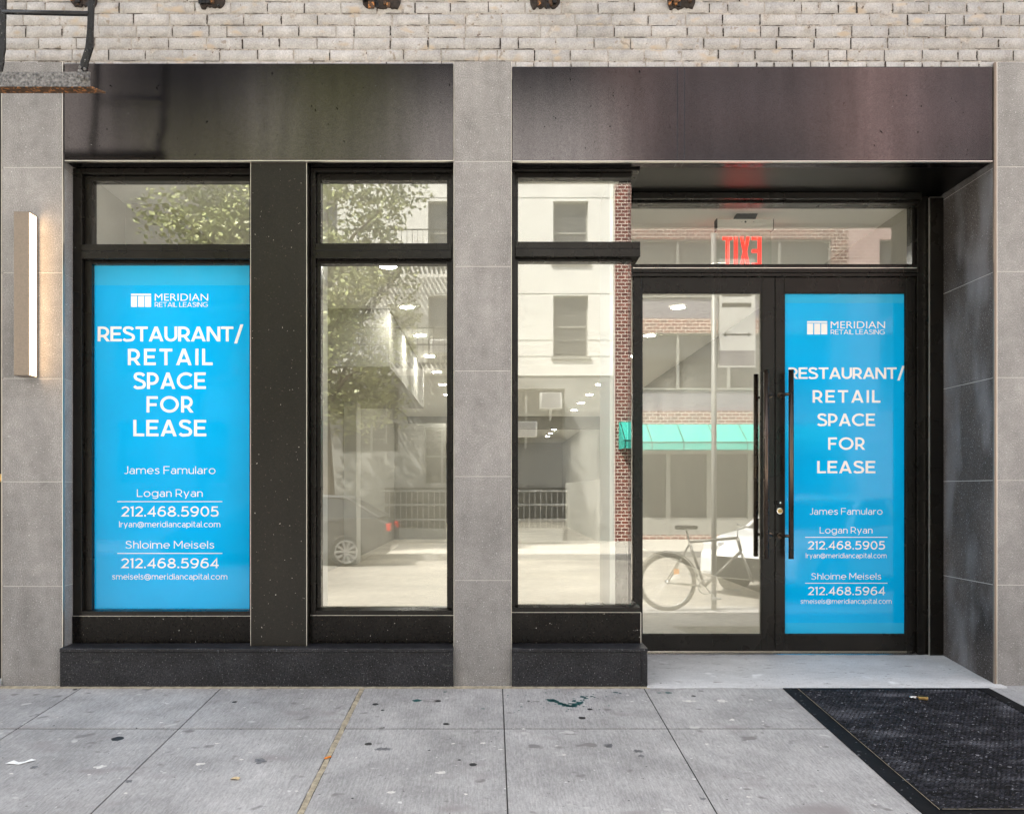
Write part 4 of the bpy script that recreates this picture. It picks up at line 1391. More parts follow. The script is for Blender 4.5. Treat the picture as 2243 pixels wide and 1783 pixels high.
# exit sign hanging inside over the doors
ye = 0.95
ex = thing('exit_sign', (X(1629, ye), ye, ZC), 'hanging exit sign with red letters seen from behind over the doors', 'exit sign')
mb = MB()
a, b = X(1569, ye), X(1690.5, ye)
mb.box(a, b, ye - .03, ye + .03, Z(505.5, ye), Z(483.5, ye), 0)
for k in range(4):
    zz = Z(487 + 4.8 * k, ye)
    mb.box(a, b, ye - .0315, ye - .0302, zz - .003, zz + .003, 0)
mb.disc((X(1630, ye), Z(489.5, ye)), .007, ye - .034, ye - .0316, 14, 1)
mb.disc((X(1622, ye), Z(489.5, ye)), .003, ye - .033, ye - .0316, 8, 1)
mb.disc((X(1648, ye), Z(489.5, ye)), .003, ye - .033, ye - .0316, 8, 1)
mb.box(a - .006, a - .0005, ye - .033, ye + .033, Z(507, ye), Z(482, ye), 1); mb.box(b + .0005, b + .004, ye - .033, ye + .033, Z(507, ye), Z(483, ye), 1)
mb.build('housing', ['exitcase', 'dark'], ex, bevel=0.001)
mb = MB()
zt_, zb_ = ZC - .001, Z(483, ye)
mb.add([(X(1607, ye), ye - .03, zb_), (X(1652, ye), ye - .03, zb_), (X(1657, ye), ye - .03, zt_), (X(1611, ye), ye - .03, zt_), (X(1607, ye), ye + .03, zb_), (X(1652, ye), ye + .03, zb_), (X(1657, ye), ye + .03, zt_), (X(1611, ye), ye + .03, zt_)],
       [(0, 1, 2, 3), (4, 5, 6, 7), (0, 1, 5, 4), (2, 3, 7, 6), (1, 2, 6, 5), (0, 3, 7, 4)])
mb.build('canopy', 'dark', ex)
mb = MB(); mb.box(a + .003, b - .003, ye - .003, ye + .003, Z(592, ye), Z(506, ye))
mb.build('acrylic_panel', 'acrylic', ex)
mb = MB()


def ebar(pts):
    mb.prism([(X(s, ye), Z(t, ye)) for s, t in pts], 1, ye + .0035, ye + .0055)


t0, t1 = 518, 584
ebar([(1583, t0), (1604, t0), (1604, t0 + 8), (1598, t0 + 8), (1598, t1), (1590, t1), (1590, t0 + 8), (1583, t0 + 8)])
ebar([(1608, t0), (1616.5, t0), (1616.5, t1), (1608, t1)])
ebar([(1621, t0), (1629, t0), (1632.3, 540), (1635, t0), (1643, t0), (1636.8, 551), (1643, t1), (1634.5, t1), (1631.5, 563), (1629, t1), (1620.5, t1), (1627, 551)])
ebar([(1647, t0), (1668, t0), (1668, t1), (1647, t1), (1647, t1 - 8), (1660, t1 - 8), (1660, 554), (1647, 554), (1647, 546), (1660, 546), (1660, t0 + 8), (1647, t0 + 8)])
mb.build('letters', 'exitred', ex)

# door mat
mx0, mx1, my0, my1 = 1.650, 2.820, -1.70, -0.058
dm = thing('door_mat', ((mx0 + mx1) / 2, (my0 + my1) / 2, gz((my0 + my1) / 2)), 'large black ribbed rubber door mat on the pavement before the doors', 'door mat')


def slab(mb, x0, x1, y0, y1, h0, h1, mi=0):
    mb.add([(x0, y0, gz(y0) + h0), (x1, y0, gz(y0) + h0), (x1, y1, gz(y1) + h0), (x0, y1, gz(y1) + h0), (x0, y0, gz(y0) + h1), (x1, y0, gz(y0) + h1), (x1, y1, gz(y1) + h1), (x0, y1, gz(y1) + h1)],
           [(0, 3, 2, 1), (4, 5, 6, 7), (0, 1, 5, 4), (1, 2, 6, 5), (2, 3, 7, 6), (3, 0, 4, 7)], mi)


mb = MB()
slab(mb, mx0, mx1, my0, my1, 0.0005, 0.006)
slab(mb, mx0 + .076, mx0 + .086, my0 + .06, my1 - .02, 0.0062, 0.0098)
slab(mb, mx1 - .075, mx1 - .068, my0 + .06, my1 - .02, 0.0062, 0.0095)
slab(mb, mx0 + .0865, mx1 - .0755, my0 + .06, my0 + .068, 0.0062, 0.0095)
mb.build('rubber_base', 'rubber', dm, bevel=0.002)
mb = MB()
slab(mb, mx0 + .0763, mx0 + .0782, my0 + .06, my1 - .02, 0.0099, 0.0104)
slab(mb, mx0 + .09, mx1 - .08, my0 + .0635, my0 + .0655, 0.0096, 0.0100)
mb.build('worn_edge', 'sand', dm)
mb = MB()
rnd = random.Random(21)
px, py = 0.021, 0.017
y = my0 + .078
r_ = 0
while y < my1 - .035:
    x = mx0 + .094 + (px / 2 if r_ % 2 else 0)
    while x < mx1 - .085:
        a = rnd.uniform(-.002, .002)
        hw, hd, hh = px * .40, py * .30, 0.0095 + rnd.uniform(-.001, .001)
        sk = 0.004 if r_ % 2 else -0.004
        b0, t0_ = 0.0061, hh
        vs = []
        for (ux, uy) in ((-1, -1), (1, -1), (1, 1), (-1, 1)):
            qx, qy = x + a + ux * hw, y + uy * hd + ux * sk
            vs.append((qx, qy, gz(qy) + b0))
        for (ux, uy) in ((-1, -1), (1, -1), (1, 1), (-1, 1)):
            qx, qy = x + a + ux * hw * .75, y + uy * hd * .6 + ux * sk * .75
            vs.append((qx, qy, gz(qy) + t0_))
        mb.add(vs, [(4, 5, 6, 7), (0, 1, 5, 4), (1, 2, 6, 5), (2, 3, 7, 6), (3, 0, 4, 7)])
        x += px
    y += py
    r_ += 1
mb.build('rib_field', 'rubbernub', dm)

# padlock lying on the mat
pc = ground(2020, 1535)
pl = thing('padlock', (pc[0], pc[1], gz(pc[1]) + .01), 'brass padlock with open steel shackle lying on the door mat', 'padlock')
mb = MB()
cx, cy = ground(2022, 1535.5)
zz = gz(cy) + 0.0105
ca, sa = math.cos(-.35), math.sin(-.35)


def rot(p):
    return (cx + p[0] * ca - p[1] * sa, cy + p[0] * sa + p[1] * ca)


pts = [rot(q) for q in ((-.024, -.019), (.018, -.019), (.024, -.013), (.024, .013), (.018, .019), (-.024, .019))]
mb.prism(pts, 2, zz, zz + 0.016)
mb.build('body', 'brass', pl, bevel=0.003)
mb = MB()
arc = [(-.024, .013)] + [(-.052 - .013 * math.sin(t), .013 * math.cos(t)) for t in [math.pi * k / 10 for k in range(11)]] + [(-.036, -.0135)]
mb.tube([(*rot(q), zz + .008) for q in arc], 0.0042, 10)
mb.build('shackle', 'steel', pl, smooth=True)

# litter on the pavement
cx, cy = ground(44, 1671)
mb = MB()
n = 12
up_ = [(-.052, -.012), (-.03, .004), (-.012, .006), (.012, .012), (.036, .018), (.054, .022)]
lo_ = [(-.052, -.016), (-.032, -.012), (-.014, -.010), (.006, -.014), (.034, .006), (.054, .016)]
vs = [(cx + a, cy + b * 1.5, gz(cy) + .006 + .006 * math.sin(k * 1.9)) for k, (a, b) in enumerate(up_)] + [(cx + a, cy + b * 1.5, gz(cy) + .004 + .003 * math.cos(k * 1.3)) for k, (a, b) in enumerate(lo_)]
vs += [(x, y, z - .0012) for x, y, z in vs]
fs = [(k, k + 1, 7 + k, 6 + k) for k in range(5)] + [(12 + k, 12 + k + 1, 19 + k, 18 + k) for k in range(5)]
fs += [(k, k + 1, 13 + k, 12 + k) for k in range(5)] + [(6 + k, 7 + k, 19 + k, 18 + k) for k in range(5)]
mb.add(vs, fs)
tag(mb.build('paper_scrap', 'paper'), 'crumpled white paper scrap on the pavement', 'litter')
cx, cy = ground(515, 1706)
mb = MB()
mb.add([(cx - .02, cy - .008, gz(cy) + .002), (cx - .004, cy - .014, gz(cy) + .007), (cx + .0, cy + .008, gz(cy) + .009), (cx - .016, cy + .012, gz(cy) + .003), (cx + .018, cy - .012, gz(cy) + .002), (cx + .022, cy + .004, gz(cy) + .008), (cx - .008, cy, gz(cy) + .001)],
       [(0, 1, 2, 3), (1, 4, 5, 2), (0, 1, 6), (1, 4, 6), (2, 3, 6), (5, 2, 6), (0, 3, 6), (4, 5, 6)])
tag(mb.build('food_wrapper', 'wrap'), 'torn beige wrapper on the pavement', 'litter')
cx, cy = ground(718, 1660)
mb = MB()
mb.prism([(cx - .014, cy - .014), (cx - .004, cy - .016), (cx + .014, cy + .010), (cx + .012, cy + .016), (cx + .002, cy + .012), (cx - .012, cy - .006)], 2, gz(cy) + .001, gz(cy) + .007)
tag(mb.build('orange_peel', 'peel', bevel=.002), 'small orange scrap in the sandy pavement joint', 'litter')

# ================================================================== NEIGHBOURS ON THIS SIDE
nb = thing('neighbour_building', (-9, 0, 0), 'dark shop front of the next building at the left edge', 'building')
mb = MB()
mb.box(-16, XL0 - 0.006, 0.03, 30, 3.6, 8.0)
mb.build('upper_wall', 'plainbrick', nb)
mb = MB()
mb.box(-16, XL0 - 0.006, 0.06, 1.0, 0.02, 3.6)
mb.box(-16, XL0 - 0.006, -0.05, 0.0595, -0.03, 0.03, 1)
for k in range(6):
    xa = XL0 - 0.10 - 1.05 * k
    mb.box(xa - .92, xa, 0.035, 0.0595, 2.5, 3.3); mb.box(xa - .92, xa, 0.035, 0.0595, 0.15, 0.7); mb.box(xa - .08, xa, 0.035, 0.0595, 0.702, 2.498); mb.box(xa - .92, xa - .84, 0.035, 0.0595, 0.702, 2.498)
mb.build('shopfront', ['neighbour', 'step'], nb)
mb = MB()
kx, kz = X(2.0, 0.03), Z(1047, 0.03)
mb.tube([(kx, 0.06, kz), (kx, 0.035, kz)], 0.012, 14); mb.tube([(kx, 0.035, kz), (kx, 0.03, kz), (kx, 0.012, kz), (kx, 0.008, kz)], [0.018, 0.024, 0.024, 0.018], 16)
mb.build('door_knob', 'brass', nb, smooth=True)
nb2 = thing('neighbour_building', (9, 0, 0), 'plain brick neighbour building beyond the right pier', 'building')
mb = MB()
mb.box(3.352, 18, 0.035, 30, -0.1, 8.0)
mb.build('brick_front', 'plainbrick', nb2)

# ================================================================== ACROSS THE STREET (seen in the glass)
YO = -19.1


def opp_window(root, x0, x1, z0, z1, sill=True, bars=1):
    mb = MB()
    y0 = YO - 0.16
    t = 0.05
    mb.box(x0, x0 + t, y0 - .05, y0, z0, z1); mb.box(x1 - t, x1, y0 - .05, y0, z0, z1)
    mb.box(x0 + t, x1 - t, y0 - .05, y0, z0, z0 + t); mb.box(x0 + t, x1 - t, y0 - .05, y0, z1 - t, z1)
    zm = (z0 + z1) / 2
    mb.box(x0 + t, x1 - t, y0 - .05, y0 + .01, zm - .025, zm + .025)
    for k in range(1, bars):
        xm = x0 + (x1 - x0) * k / bars
        mb.box(xm - .03, xm + .03, y0 - .05, y0 + .005, z0 + t, z1 - t)
    if sill:
        mb.box(x0 - .06, x1 + .06, y0 + .0, YO + .06, z0 - .08, z0 - .002)
    o = mb.build('window', 'winframe', root)
    mb = MB(); mb.box(x0 + .01, x1 - .01, y0 - .03, y0 - .02, z0 + .01, z1 - .01)
    mb.build('pane', 'darkpane', o)
    return o


wb = thing('white_building', (-3, YO, -.2), 'white painted house with grey base across the street, mirrored in the windows', 'building')
holes = []
for xc in (2.22, -1.30, -4.82):
    for zc in (5.75, 8.40):
        holes.append((xc - .49, xc + .49, zc - .86, zc + .86))
mb = MB()
wall_holes(mb, -6.7, 3.42, 4.36, 11.3, YO, YO - .2, holes, 0)
gh = [(-.1, 2.05, 2.55, 4.0), (-4.2, -2.6, 2.2, 4.0), (-1.9, -.9, 1.3, 2.9)]
wall_holes(mb, -6.7, 3.42, -.3, 4.359, YO - .03, YO - .2, gh, 1)
mb.box(-6.7, 3.42, YO - 10, YO - .3, -.3, 11.3, 0)
mb.box(-6.7, 3.43, YO + .0, YO + .25, 11.3, 11.75, 0)
mb.build('wall', ['wstucco', 'gstucco'], wb)
mb = MB(); mb.box(-3.0, 2.12, YO - .025, YO + .02, -.28, 1.22)  # flat dark sheet painting the shade of the open areaway behind the railing
mb.build('areaway_shade', 'areashade', wb)
mb = MB()
mb.prism([(YO, 11.755), (YO - 1.6, 26.0), (YO - 9, 26.0), (YO - 9, 11.755)], 0, -6.7, 3.42)  # added roof, stretched upward to keep bright sky out of the fascia's reflection
mb.build('sky_screen_roof', 'slate', wb)
for h in holes:
    opp_window(wb, *h)
for h in gh:
    opp_window(wb, *h, sill=False, bars=2)
mb = MB()
for z in (4.9, 5.35, 6.66, 7.5, 7.95, 9.35):
    mb.box(-6.7, 3.42, YO + .0005, YO + .008, z, z + .012)
mb.build('wall_groove', 'gstucco', wb)
for i, (xc, zc, w_, h_) in enumerate(((1.64, 3.62, .6, .44), (.95, 2.83, .62, .42), (-1.42, 5.12, .55, .38))):
    a = thing('air_conditioner', (xc, YO, zc - h_ / 2), ['white air conditioner in the dark ground-floor window across the street', 'white-framed air conditioner jutting lowest from the grey base across the street', 'air conditioner in an upper window of the white house'][i], 'air conditioner', 'window air conditioners of the white house')
    mb = MB(); mb.box(xc - w_ / 2, xc + w_ / 2, YO - .1, YO + .42, zc - h_ / 2, zc + h_ / 2)
    mb.build('case', 'whitemetal', a, bevel=.015)
    mb = MB()
    for k in range(7):
        zz = zc - h_ * .38 + h_ * .76 * k / 6
        mb.box(xc - w_ * .42, xc + w_ * .42, YO + .4205, YO + .43, zz - .012, zz + .012)
    mb.build('grille', 'gpanel', a)
    mb = MB(); mb.prism([(YO - .02, zc - h_ / 2 - .3), (YO + .38, zc - h_ / 2 - .004), (YO - .02, zc - h_ / 2 - .004)], 0, xc - .03, xc + .03)
    mb.build('bracket', 'whitemetal', a)

bb = thing('brick_building', (9, YO, -.2), 'red brick building with ribbon windows and teal awning mirrored in the doors', 'building')
mb = MB()
holes = []
zb_ = [3.03, 5.72, 8.45, 11.2]
for k, z in enumerate(zb_):
    holes.append((3.95, 9.9, z + .42, (zb_ + [13.9])[k + 1]))
holes.append((3.95, 9.9, -.15, 3.03))
for k, z in enumerate(zb_):
    holes.append((11.3, 17.3, z + .42, (zb_ + [13.9])[k + 1]))
wall_holes(mb, 3.44, 10.4, -.3, 16.5, YO, YO - .25, holes[:5], 0)
wall_holes(mb, 10.4, 20.0, -.3, 16.5, YO + .0, YO - .25, holes[5:], 1)
mb.box(3.44, 20, YO - 10, YO - .35, -.3, 16.5, 0)
mb.build('wall', ['redbrick', 'pinkbrick'], bb)
for h in holes[:4] + holes[5:]:
    mb = MB(); mb.box(h[0], h[1], YO - .14, YO - .08, h[2], h[2] + .62)
    o = mb.build('spandrel', 'gpanel', bb)
    mb = MB()
    z0, z1 = h[2] + .625, h[3]
    mb.box(h[0], h[1], YO - .15, YO - .03, z0, z0 + .05)
    mb.box(h[0], h[1], YO - .15, YO - .05, z1 - .05, z1 - .001)
    for k in range(5):
        xm = h[0] + (h[1] - h[0]) * k / 4
        mb.box(max(h[0], xm - .04), min(h[1], xm + .04), YO - .15, YO - .06, z0 + .051, z1 - .051)
    o = mb.build('window', 'winframe', bb)
    mb = MB(); mb.box(h[0], h[1], YO - .19, YO - .16, z0, z1)
    mb.build('pane', 'darkpane', o)
mb = MB()
for k in range(6):
    xm = 3.95 + 5.95 * k / 5
    mb.box(max(3.95, xm - .06), min(9.9, xm + .06), YO - .12, YO + .02, -.15, 3.0)
mb.box(4.02, 9.84, YO - .1, YO, -.15, .35); mb.box(4.02, 9.84, YO - .1, YO, 2.2, 2.3)
o = mb.build('shopfront', 'winframe', bb)
mb = MB(); mb.box(3.95, 9.9, YO - .2, YO - .14, -.15, 3.0)
mb.build('pane', 'darkpane', o)
mb = MB()
mb.prism([(YO + .001, 3.06), (YO + .9, 2.50), (YO + .9, 2.28), (YO + .88, 2.28), (YO + .88, 2.49), (YO + .001, 3.03)], 0, 3.57, 9.9)
mb.add([(3.57, YO + .001, 3.04), (3.57, YO + .89, 2.49), (3.57, YO + .89, 2.28), (3.57, YO + .001, 2.28)], [(0, 1, 2, 3)])
aw = mb.build('awning', 'teal', bb)
mb = MB()
for k in range(8):
    xs_ = 3.60 + 6.25 * k / 7
    mb.prism([(YO + .02, 3.058), (YO + .905, 2.506), (YO + .905, 2.285), (YO + .90, 2.285), (YO + .90, 2.50), (YO + .02, 3.05)], 0, xs_, xs_ + .025)
mb.box(3.57, 9.9, YO + .9005, YO + .906, 2.475, 2.505)
mb.build('seam', 'dgreen', aw)

for (xa, xb, h_, mt, lab, wx) in ((-11.2, -6.71, 11.3, 'darkstone', 'dark grey stone house left of the white one across the street', (-7.9, -10.0)), (-24, -11.21, 16.0, 'stone', 'tall pale stone house farther left across the street', (-12.4, -15, -17.6, -20.2))):
    gbld = thing('stone_building', ((xa + xb) / 2, YO, -.2), lab, 'building')
    mb = MB()
    holes = [(x - .5, x + .5, z - .9, z + .9) for x in wx for z in (2.2, 5.2)]
    wall_holes(mb, xa, xb, -.3, h_, YO, YO - .25, holes, 0)
    mb.box(xa, xb, YO - 10, YO - .35, -.3, h_)
    mb.build('wall', mt, gbld)
    if h_ < 12:
        mb = MB()
        mb.prism([(YO, h_ + .001), (YO - 1.6, 26.0), (YO - 9, 26.0), (YO - 9, h_ + .001)], 0, xa, xb)  # same added tall dark roof, screening sky from the left fascia's reflection
        mb.build('sky_screen_roof', 'slate', gbld)
    for h in holes:
        opp_window(gbld, *h)

# fire escape on the white house
fx = thing('fire_escape', (-3.5, YO, 4.6), 'iron fire escape balconies on the white house across the street', 'fire escape')
for z in (4.55, 7.2):
    mb = MB()
    for k in range(40):
        xx = -5.9 + 5.05 * k / 39
        mb.box(xx, xx + .065, YO + .05, YO + .98, z, z + .03)
    for xx in (-5.9, -3.4, -.88):
        mb.box(xx, xx + .05, YO, YO + 1.0, z - .06, z - .001)
    mb.build('platform', 'blackpaint', fx)
    mb = MB()
    for zz in (z + .5, z + .95):
        mb.box(-5.9, -.85, YO + .97, YO + 1.0, zz, zz + .03)
    for k in range(36):
        xx = -5.9 + 5.05 * k / 35
        mb.box(xx, xx + .015, YO + .975, YO + .99, z, z + .949)
    mb.build('railing', 'blackpaint', fx)
mb = MB()
for dx in (0, .5):
    mb.prism([(-4.6, 4.6), (-4.5, 4.6), (-2.5, 7.2), (-2.6, 7.2)], 1, YO + .25 + dx, YO + .28 + dx)
for k in range(11):
    mb.box(-4.55 + 2.0 * k / 11, -4.35 + 2.0 * k / 11, YO + .28, YO + .75, 4.75 + 2.5 * k / 11, 4.77 + 2.5 * k / 11)
mb.build('stair', 'blackpaint', fx)
mb = MB()
for xx in (-3.25, -2.85):
    mb.box(xx, xx + .03, YO + 1.02, YO + 1.04, 2.4, 7.3)
for k in range(15):
    mb.box(-3.22, -2.85, YO + 1.02, YO + 1.04, 2.5 + .32 * k, 2.52 + .32 * k)
mb.build('ladder', 'winframe', fx)

# low wall and railing before the white house
ar = thing('area_railing', (-.4, YO + 1.0, -.2), 'iron area railing on a low wall across the street', 'railing')
mb = MB(); mb.box(-2.9, 1.9, YO + .95, YO + 1.15, -.25, .12)
mb.build('low_wall', 'gstucco', ar)
mb = MB()
for zz in (.35, .75, 1.12):
    mb.tube([(-2.9, YO + 1.05, zz), (2.07, YO + 1.05, zz)], .028, 8)
for k in range(34):
    xx = -2.9 + 4.97 * k / 33
    mb.tube([(xx, YO + 1.05, .1), (xx, YO + 1.05, 1.12)], .014, 6)
mb.build('bars', 'galv', ar)

# street trees
def street_tree(tb, label, seed, n, x0, sx, z0, z1):
    tr = thing('street_tree', tuple(tb), label, 'tree', 'street trees on the far pavement')
    mb = MB()
    mb.tube([tb, tb + Vector((.05, 0, 1.5)), tb + Vector((-.05, .05, 3.2)), tb + Vector((.1, 0, 5)), tb + Vector((0, 0, 8))], [.17, .14, .12, .09, .03], 10)
    rnd = random.Random(seed)
    ends = []
    for k in range(16):
        h = rnd.uniform(max(2.4, z0 - 1.5), 7)
        a = rnd.uniform(0, 6.28)
        r = rnd.uniform(1.0, 2.0)
        e = tb + Vector((math.cos(a) * r, math.sin(a) * r * .8, h + rnd.uniform(.6, 1.8)))
        st = tb + Vector((0, 0, h))
        mb.tube([st, st.lerp(e, .5) + Vector((0, 0, .2)), e], [.06, .04, .012], 6)
        ends.append(e)
    mb.build('trunk', 'bark', tr, smooth=True)
    mb = MB()
    cl = ends + [tb + Vector((rnd.gauss(x0, sx), rnd.gauss(0, .8), rnd.uniform(z0, z1))) for _ in range(n)]
    for c in cl:
        R_ = rnd.uniform(.40, .80)
        for k in range(170):
            d = Vector((rnd.gauss(0, 1), rnd.gauss(0, 1), rnd.gauss(0, .8))).normalized() * R_ * rnd.uniform(.2, 1.0) ** .6
            p = c + d
            u = Vector((rnd.gauss(0, 1), rnd.gauss(0, 1), rnd.gauss(0, .6))).normalized()
            v = u.cross(Vector((rnd.gauss(0, 1), rnd.gauss(0, 1), rnd.gauss(0, 1)))).normalized()
            L = rnd.uniform(.11, .20)
            mb.add([p - u * L * .5, p + v * L * .25, p + u * L * .5, p - v * L * .25], [(0, 1, 2, 3)])
    mb.build('crown', 'leaf', tr)


street_tree(Vector((-3.9, -15.2, -.3)), 'leafy street tree on the far pavement, mirrored in the plain left window', 4, 78, .2, .85, 3.2, 11.0)
street_tree(Vector((-7.0, -15.4, -.3)), 'second street tree farther left, mirrored over the larger blue poster', 9, 40, .5, .8, 5.0, 9.5)


# vehicles
def wheel(root, x, y, z, r, w_, side):
    mb = MB()
    n = 28
    mb.disc((x, z), r, y - w_ / 2, y + w_ / 2, n)
    o = mb.build('wheel', 'tyre', root, bevel=.02)
    mb = MB()
    yo = y + side * (w_ / 2 + .004)
    mb.disc((x, z), r * .18, yo, yo + side * .02, 12)
    for k in range(10):
        t = 2 * math.pi * k / 10
        c, s = math.cos(t), math.sin(t)
        q = [(x + c * r * a - s * b * r, z + s * r * a + c * b * r) for a, b in ((.16, -.05), (.66, -.09), (.66, .09), (.16, .05))]
        mb.prism(q, 1, yo, yo + side * .012)
    m2 = [(x + r * .7 * math.cos(2 * math.pi * k / n), z + r * .7 * math.sin(2 * math.pi * k / n)) for k in range(n)]
    mb.ring((x, yo, z), r * .67, .018, 'y', 28, 6)
    mb.build('rim', 'alloy', o)


def car(name, x0, length, yc, zr, paint, label, face):
    """face -1: front towards -x. The profile is given from front (0) to rear (1)."""
    root = thing(name, (x0 + length / 2, yc, zr), label, 'car')

    def px(u):
        return x0 + u * length if face < 0 else x0 + length - u * length
    W = .90
    low = [(0.0, .32), (0.0, .62), (.03, .74), (.12, .88), (.27, .97), (.30, 1.0), (.93, 1.02), (.985, .92), (1.0, .70), (1.0, .36), (.97, .26), (.04, .26)]
    mb = MB()
    ws = []
    vs = []
    n = len(low)
    for sgn in (-1, 1):
        for (u, h) in low:
            k = W * (1 - .10 * max(0, (.12 - u) / .12) - .07 * max(0, (u - .93) / .07)) * (1 - .05 * max(0, h - .7))
            vs.append((px(u), yc + sgn * k, zr + h))
    fs = [tuple(range(n)), tuple(range(2 * n - 1, n - 1, -1))] + [(i, (i + 1) % n, n + (i + 1) % n, n + i) for i in range(n)]
    mb.add(vs, fs)
    body = mb.build('body', paint, root, bevel=.05)
    cab = [(.27, .97, .86), (.42, 1.42, .66), (.58, 1.47, .64), (.80, 1.42, .64), (.95, 1.02, .80)]
    mb = MB()
    vs = []
    for sgn in (-1, 1):
        for u, h, k in cab:
            vs.append((px(u), yc + sgn * k, zr + h))
    mb.add(vs, [(0, 1, 2, 3, 4), (9, 8, 7, 6, 5), (0, 5, 6, 1), (3, 8, 9, 4)], 0)
    mb.add(vs, [(1, 6, 7, 2), (2, 7, 8, 3)], 1)
    g = mb.build('cabin', ['carglass', paint], root, bevel=.02)
    mb = MB()
    for sgn in (-1, 1):
        for i in range(4):
            a = Vector((px(cab[i][0]), yc + sgn * cab[i][2] * 1.005, zr + cab[i][1]))
            b = Vector((px(cab[i + 1][0]), yc + sgn * cab[i + 1][2] * 1.005, zr + cab[i + 1][1]))
            mb.tube([a, b], .03, 6)
        a = Vector((px(.60), yc + sgn * .65, zr + 1.46)); b = Vector((px(.62), yc + sgn * .84, zr + 1.02))
        mb.tube([a, b], .03, 6)
    mb.build('pillar', paint, root)
    for u in (.19, .81):
        for sgn in (-1, 1):
            wheel(root, px(u), yc + sgn * (W - .10), zr + .33, .33, .22, sgn)
    for sgn in (-1, 1):
        mb = MB(); xx = px(.035)
        mb.box(xx - .09, xx + .09, yc + sgn * .52, yc + sgn * .80, zr + .64, zr + .80)
        mb.build('headlight', 'clearlens', root, bevel=.02)
        mb = MB(); xx = px(.985)
        mb.box(xx - .07, xx + .07, yc + sgn * .50, yc + sgn * .845, zr + .74, zr + .90)
        mb.build('tail_light', 'redlens', root, bevel=.02)
    mb = MB(); xx = px(.004)
    mb.box(xx - .02, xx + .02, yc - .55, yc + .55, zr + .30, zr + .60)
    mb.build('grille', 'dark', root)
    return root


car('parked_car', -6.75, 4.7, -13.15, -.44, 'cargrey', 'dark grey car parked at the far kerb, mirrored in the plain window', -1)
c2 = car('parked_car', 3.15, 4.5, -7.6, -.44, 'carwhite', 'white car pulling out from the near kerb, mirrored in the left door', -1)
c2.rotation_euler = (0, 0, R(-38))

# street sign pole
sp = thing('street_sign', (2.66, -4.15, gz(-4.15)), 'parking rule sign on a grey pole at the kerb, mirrored in the left door', 'street sign')
mb = MB(); mb.tube([(2.66, -4.15, gz(-4.15) - .02), (2.66, -4.15, 4.2)], .032, 12)
mb.build('pole', 'galv', sp, smooth=True)
mb = MB()
mb.box(2.71, 3.16, -4.17, -4.165, 2.60, 3.9)
o = mb.build('sign_plate', 'whitemetal', sp)
mb = MB()
for i, zz in enumerate((3.75, 3.62, 3.45, 3.32)):
    mb.box(2.76, 3.11, -4.1645, -4.163, zz, zz + .05, 0 if i < 2 else 1)
mb.box(2.80, 3.08, -4.1645, -4.163, 2.985, 3.0, 1)
mb.box(2.72, 3.15, -4.1645, -4.163, 2.62, 2.80, 2)
for sgn in (-1, 1):
    mb.prism([(2.94 + sgn * .17, 2.9925), (2.94 + sgn * .13, 3.02), (2.94 + sgn * .13, 2.965)], 1, -4.1645, -4.163, 1)
mb.build('print', ['redink', 'blackink', 'gpanel'], o)

# bicycle locked to the pole, front wheel gone
bk = thing('bicycle', (2.5, -4.0, gz(-4.0)), 'silver bicycle without its front wheel, locked to the sign pole', 'bicycle')
yb, zh = -4.0, gz(-4.0) + .34
rx, fxx = 2.07, 3.07
mb = MB(); mb.ring((rx, yb, zh), .318, .027, 'y', 44, 8)
whl = mb.build('wheel', 'tyre', bk, smooth=True)
mb = MB(); mb.ring((rx, yb, zh), .297, .011, 'y', 44, 6); mb.tube([(rx, yb - .05, zh), (rx, yb + .05, zh)], .022, 10)
mb.build('rim', 'alloy', whl, smooth=True)
mb = MB()
for k in range(28):
    t = 2 * math.pi * k / 28
    s = .02 if k % 2 else -.02
    mb.tube([(rx, yb + s, zh), (rx + .29 * math.cos(t), yb, zh + .29 * math.sin(t))], .0013, 4)
mb.build('spoke', 'alloy', whl)
BBK = Vector((rx + .44, yb, zh - .05))
seat_t = Vector((rx + .26, yb, zh + .47))
head_t, head_b = Vector((rx + .83, yb, zh + .52)), Vector((rx + .87, yb, zh + .36))
mb = MB()
for a, b, r in ((BBK, seat_t, .017), (seat_t, head_t, .017), (BBK, head_b, .019), (head_t, head_b, .019)):
    mb.tube([a, b], r, 10)
for s in (-.06, .06):
    mb.tube([Vector((rx, yb + s, zh)), BBK + Vector((-.05, s * .5, 0))], .010, 8)
    mb.tube([Vector((rx, yb + s, zh)), seat_t + Vector((0, s * .3, -.03))], .008, 8)
mb.build('frame', 'bikeframe', bk, smooth=True)
mb = MB()
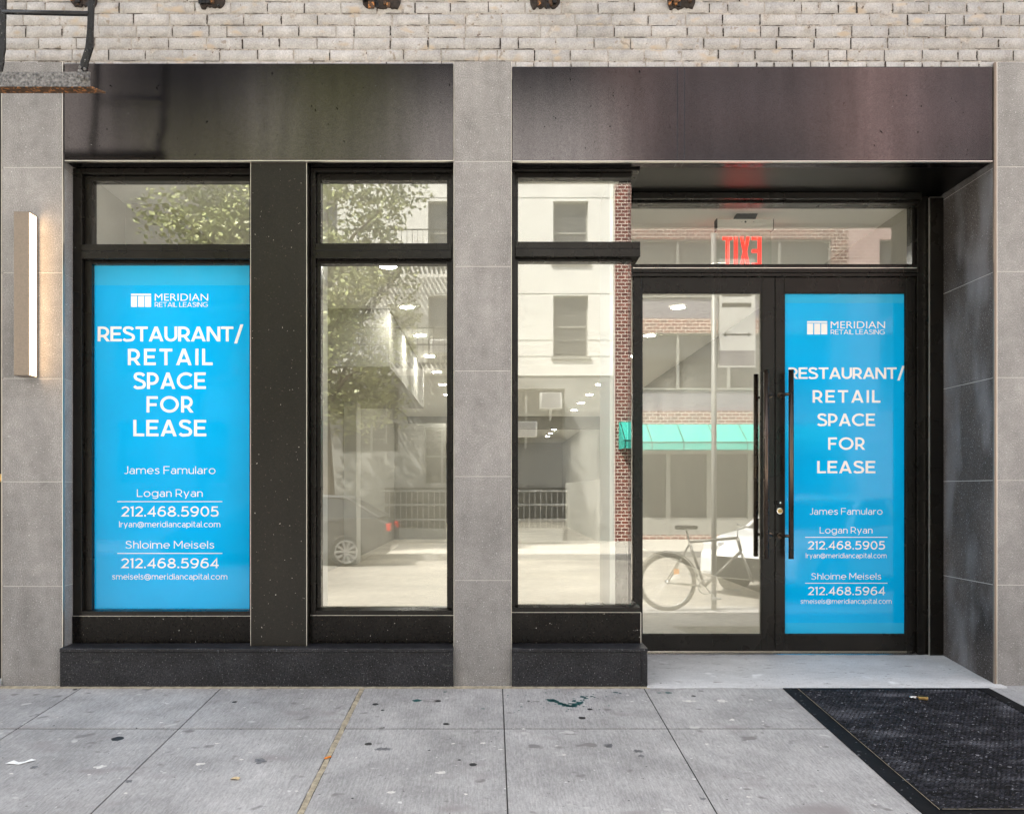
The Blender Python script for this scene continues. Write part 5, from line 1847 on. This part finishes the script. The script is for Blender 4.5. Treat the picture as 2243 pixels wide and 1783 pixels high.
for s in (-.05, .05):
    mb.tube([head_b + Vector((.005, s * .5, -.02)), Vector((fxx - .03, yb + s, zh + .1)), Vector((fxx, yb + s, zh))], .011, 8)
mb.build('fork', 'bikeframe', bk, smooth=True)
mb = MB()
hb = head_t + Vector((.0, 0, .10))
mb.tube([head_t, hb, hb + Vector((.08, 0, .03))], .013, 8)
mb.tube([hb + Vector((.08, -.28, .05)), hb + Vector((.09, -.1, .03)), hb + Vector((.09, .1, .03)), hb + Vector((.08, .28, .05))], .012, 8)
mb.build('handlebar', 'galv', bk, smooth=True)
mb = MB(); mb.tube([seat_t, seat_t + Vector((-.035, 0, .14))], .012, 8)
mb.build('seat_post', 'galv', bk)
mb = MB(); st = seat_t + Vector((-.04, 0, .15))
mb.prism([(st.x - .12, yb - .07), (st.x - .02, yb - .06), (st.x + .14, yb - .015), (st.x + .14, yb + .015), (st.x - .02, yb + .06), (st.x - .12, yb + .07)], 2, st.z, st.z + .045)
mb.build('saddle', 'dark', bk, bevel=.012)
mb = MB()
for s in (1, -1):
    e = BBK + Vector((.1 * s, .09 * s, -.13 * s))
    mb.tube([BBK + Vector((0, .07 * s, 0)), e], .009, 8)
    mb.box(e.x - .05, e.x + .05, e.y - (.0 if s > 0 else .09), e.y + (.09 if s > 0 else 0), e.z - .012, e.z + .012)
mb.ring(tuple(BBK + Vector((0, .05, 0))), .085, .008, 'y', 24, 6)
mb.build('crankset', 'galv', bk)
mb = MB(); n = 16
vs, fs = [], []
for k in range(n + 1):
    t = R(200 - 190 * k / n)
    for q in (-.03, .03):
        vs.append((rx + .36 * math.cos(t), yb + q, zh + .36 * math.sin(t)))
        vs.append((rx + .364 * math.cos(t), yb + q, zh + .364 * math.sin(t)))
for k in range(n):
    a = 4 * k
    fs += [(a, a + 2, a + 6, a + 4), (a + 1, a + 3, a + 7, a + 5), (a, a + 1, a + 5, a + 4), (a + 2, a + 3, a + 7, a + 6)]
mb.add(vs, fs)
mb.build('mudguard', 'dark', bk)
mb = MB(); mb.box(rx + .06, rx + .12, yb + .08, yb + .1, zh + .10, zh + .16)
mb.build('reflector', 'amber', bk)
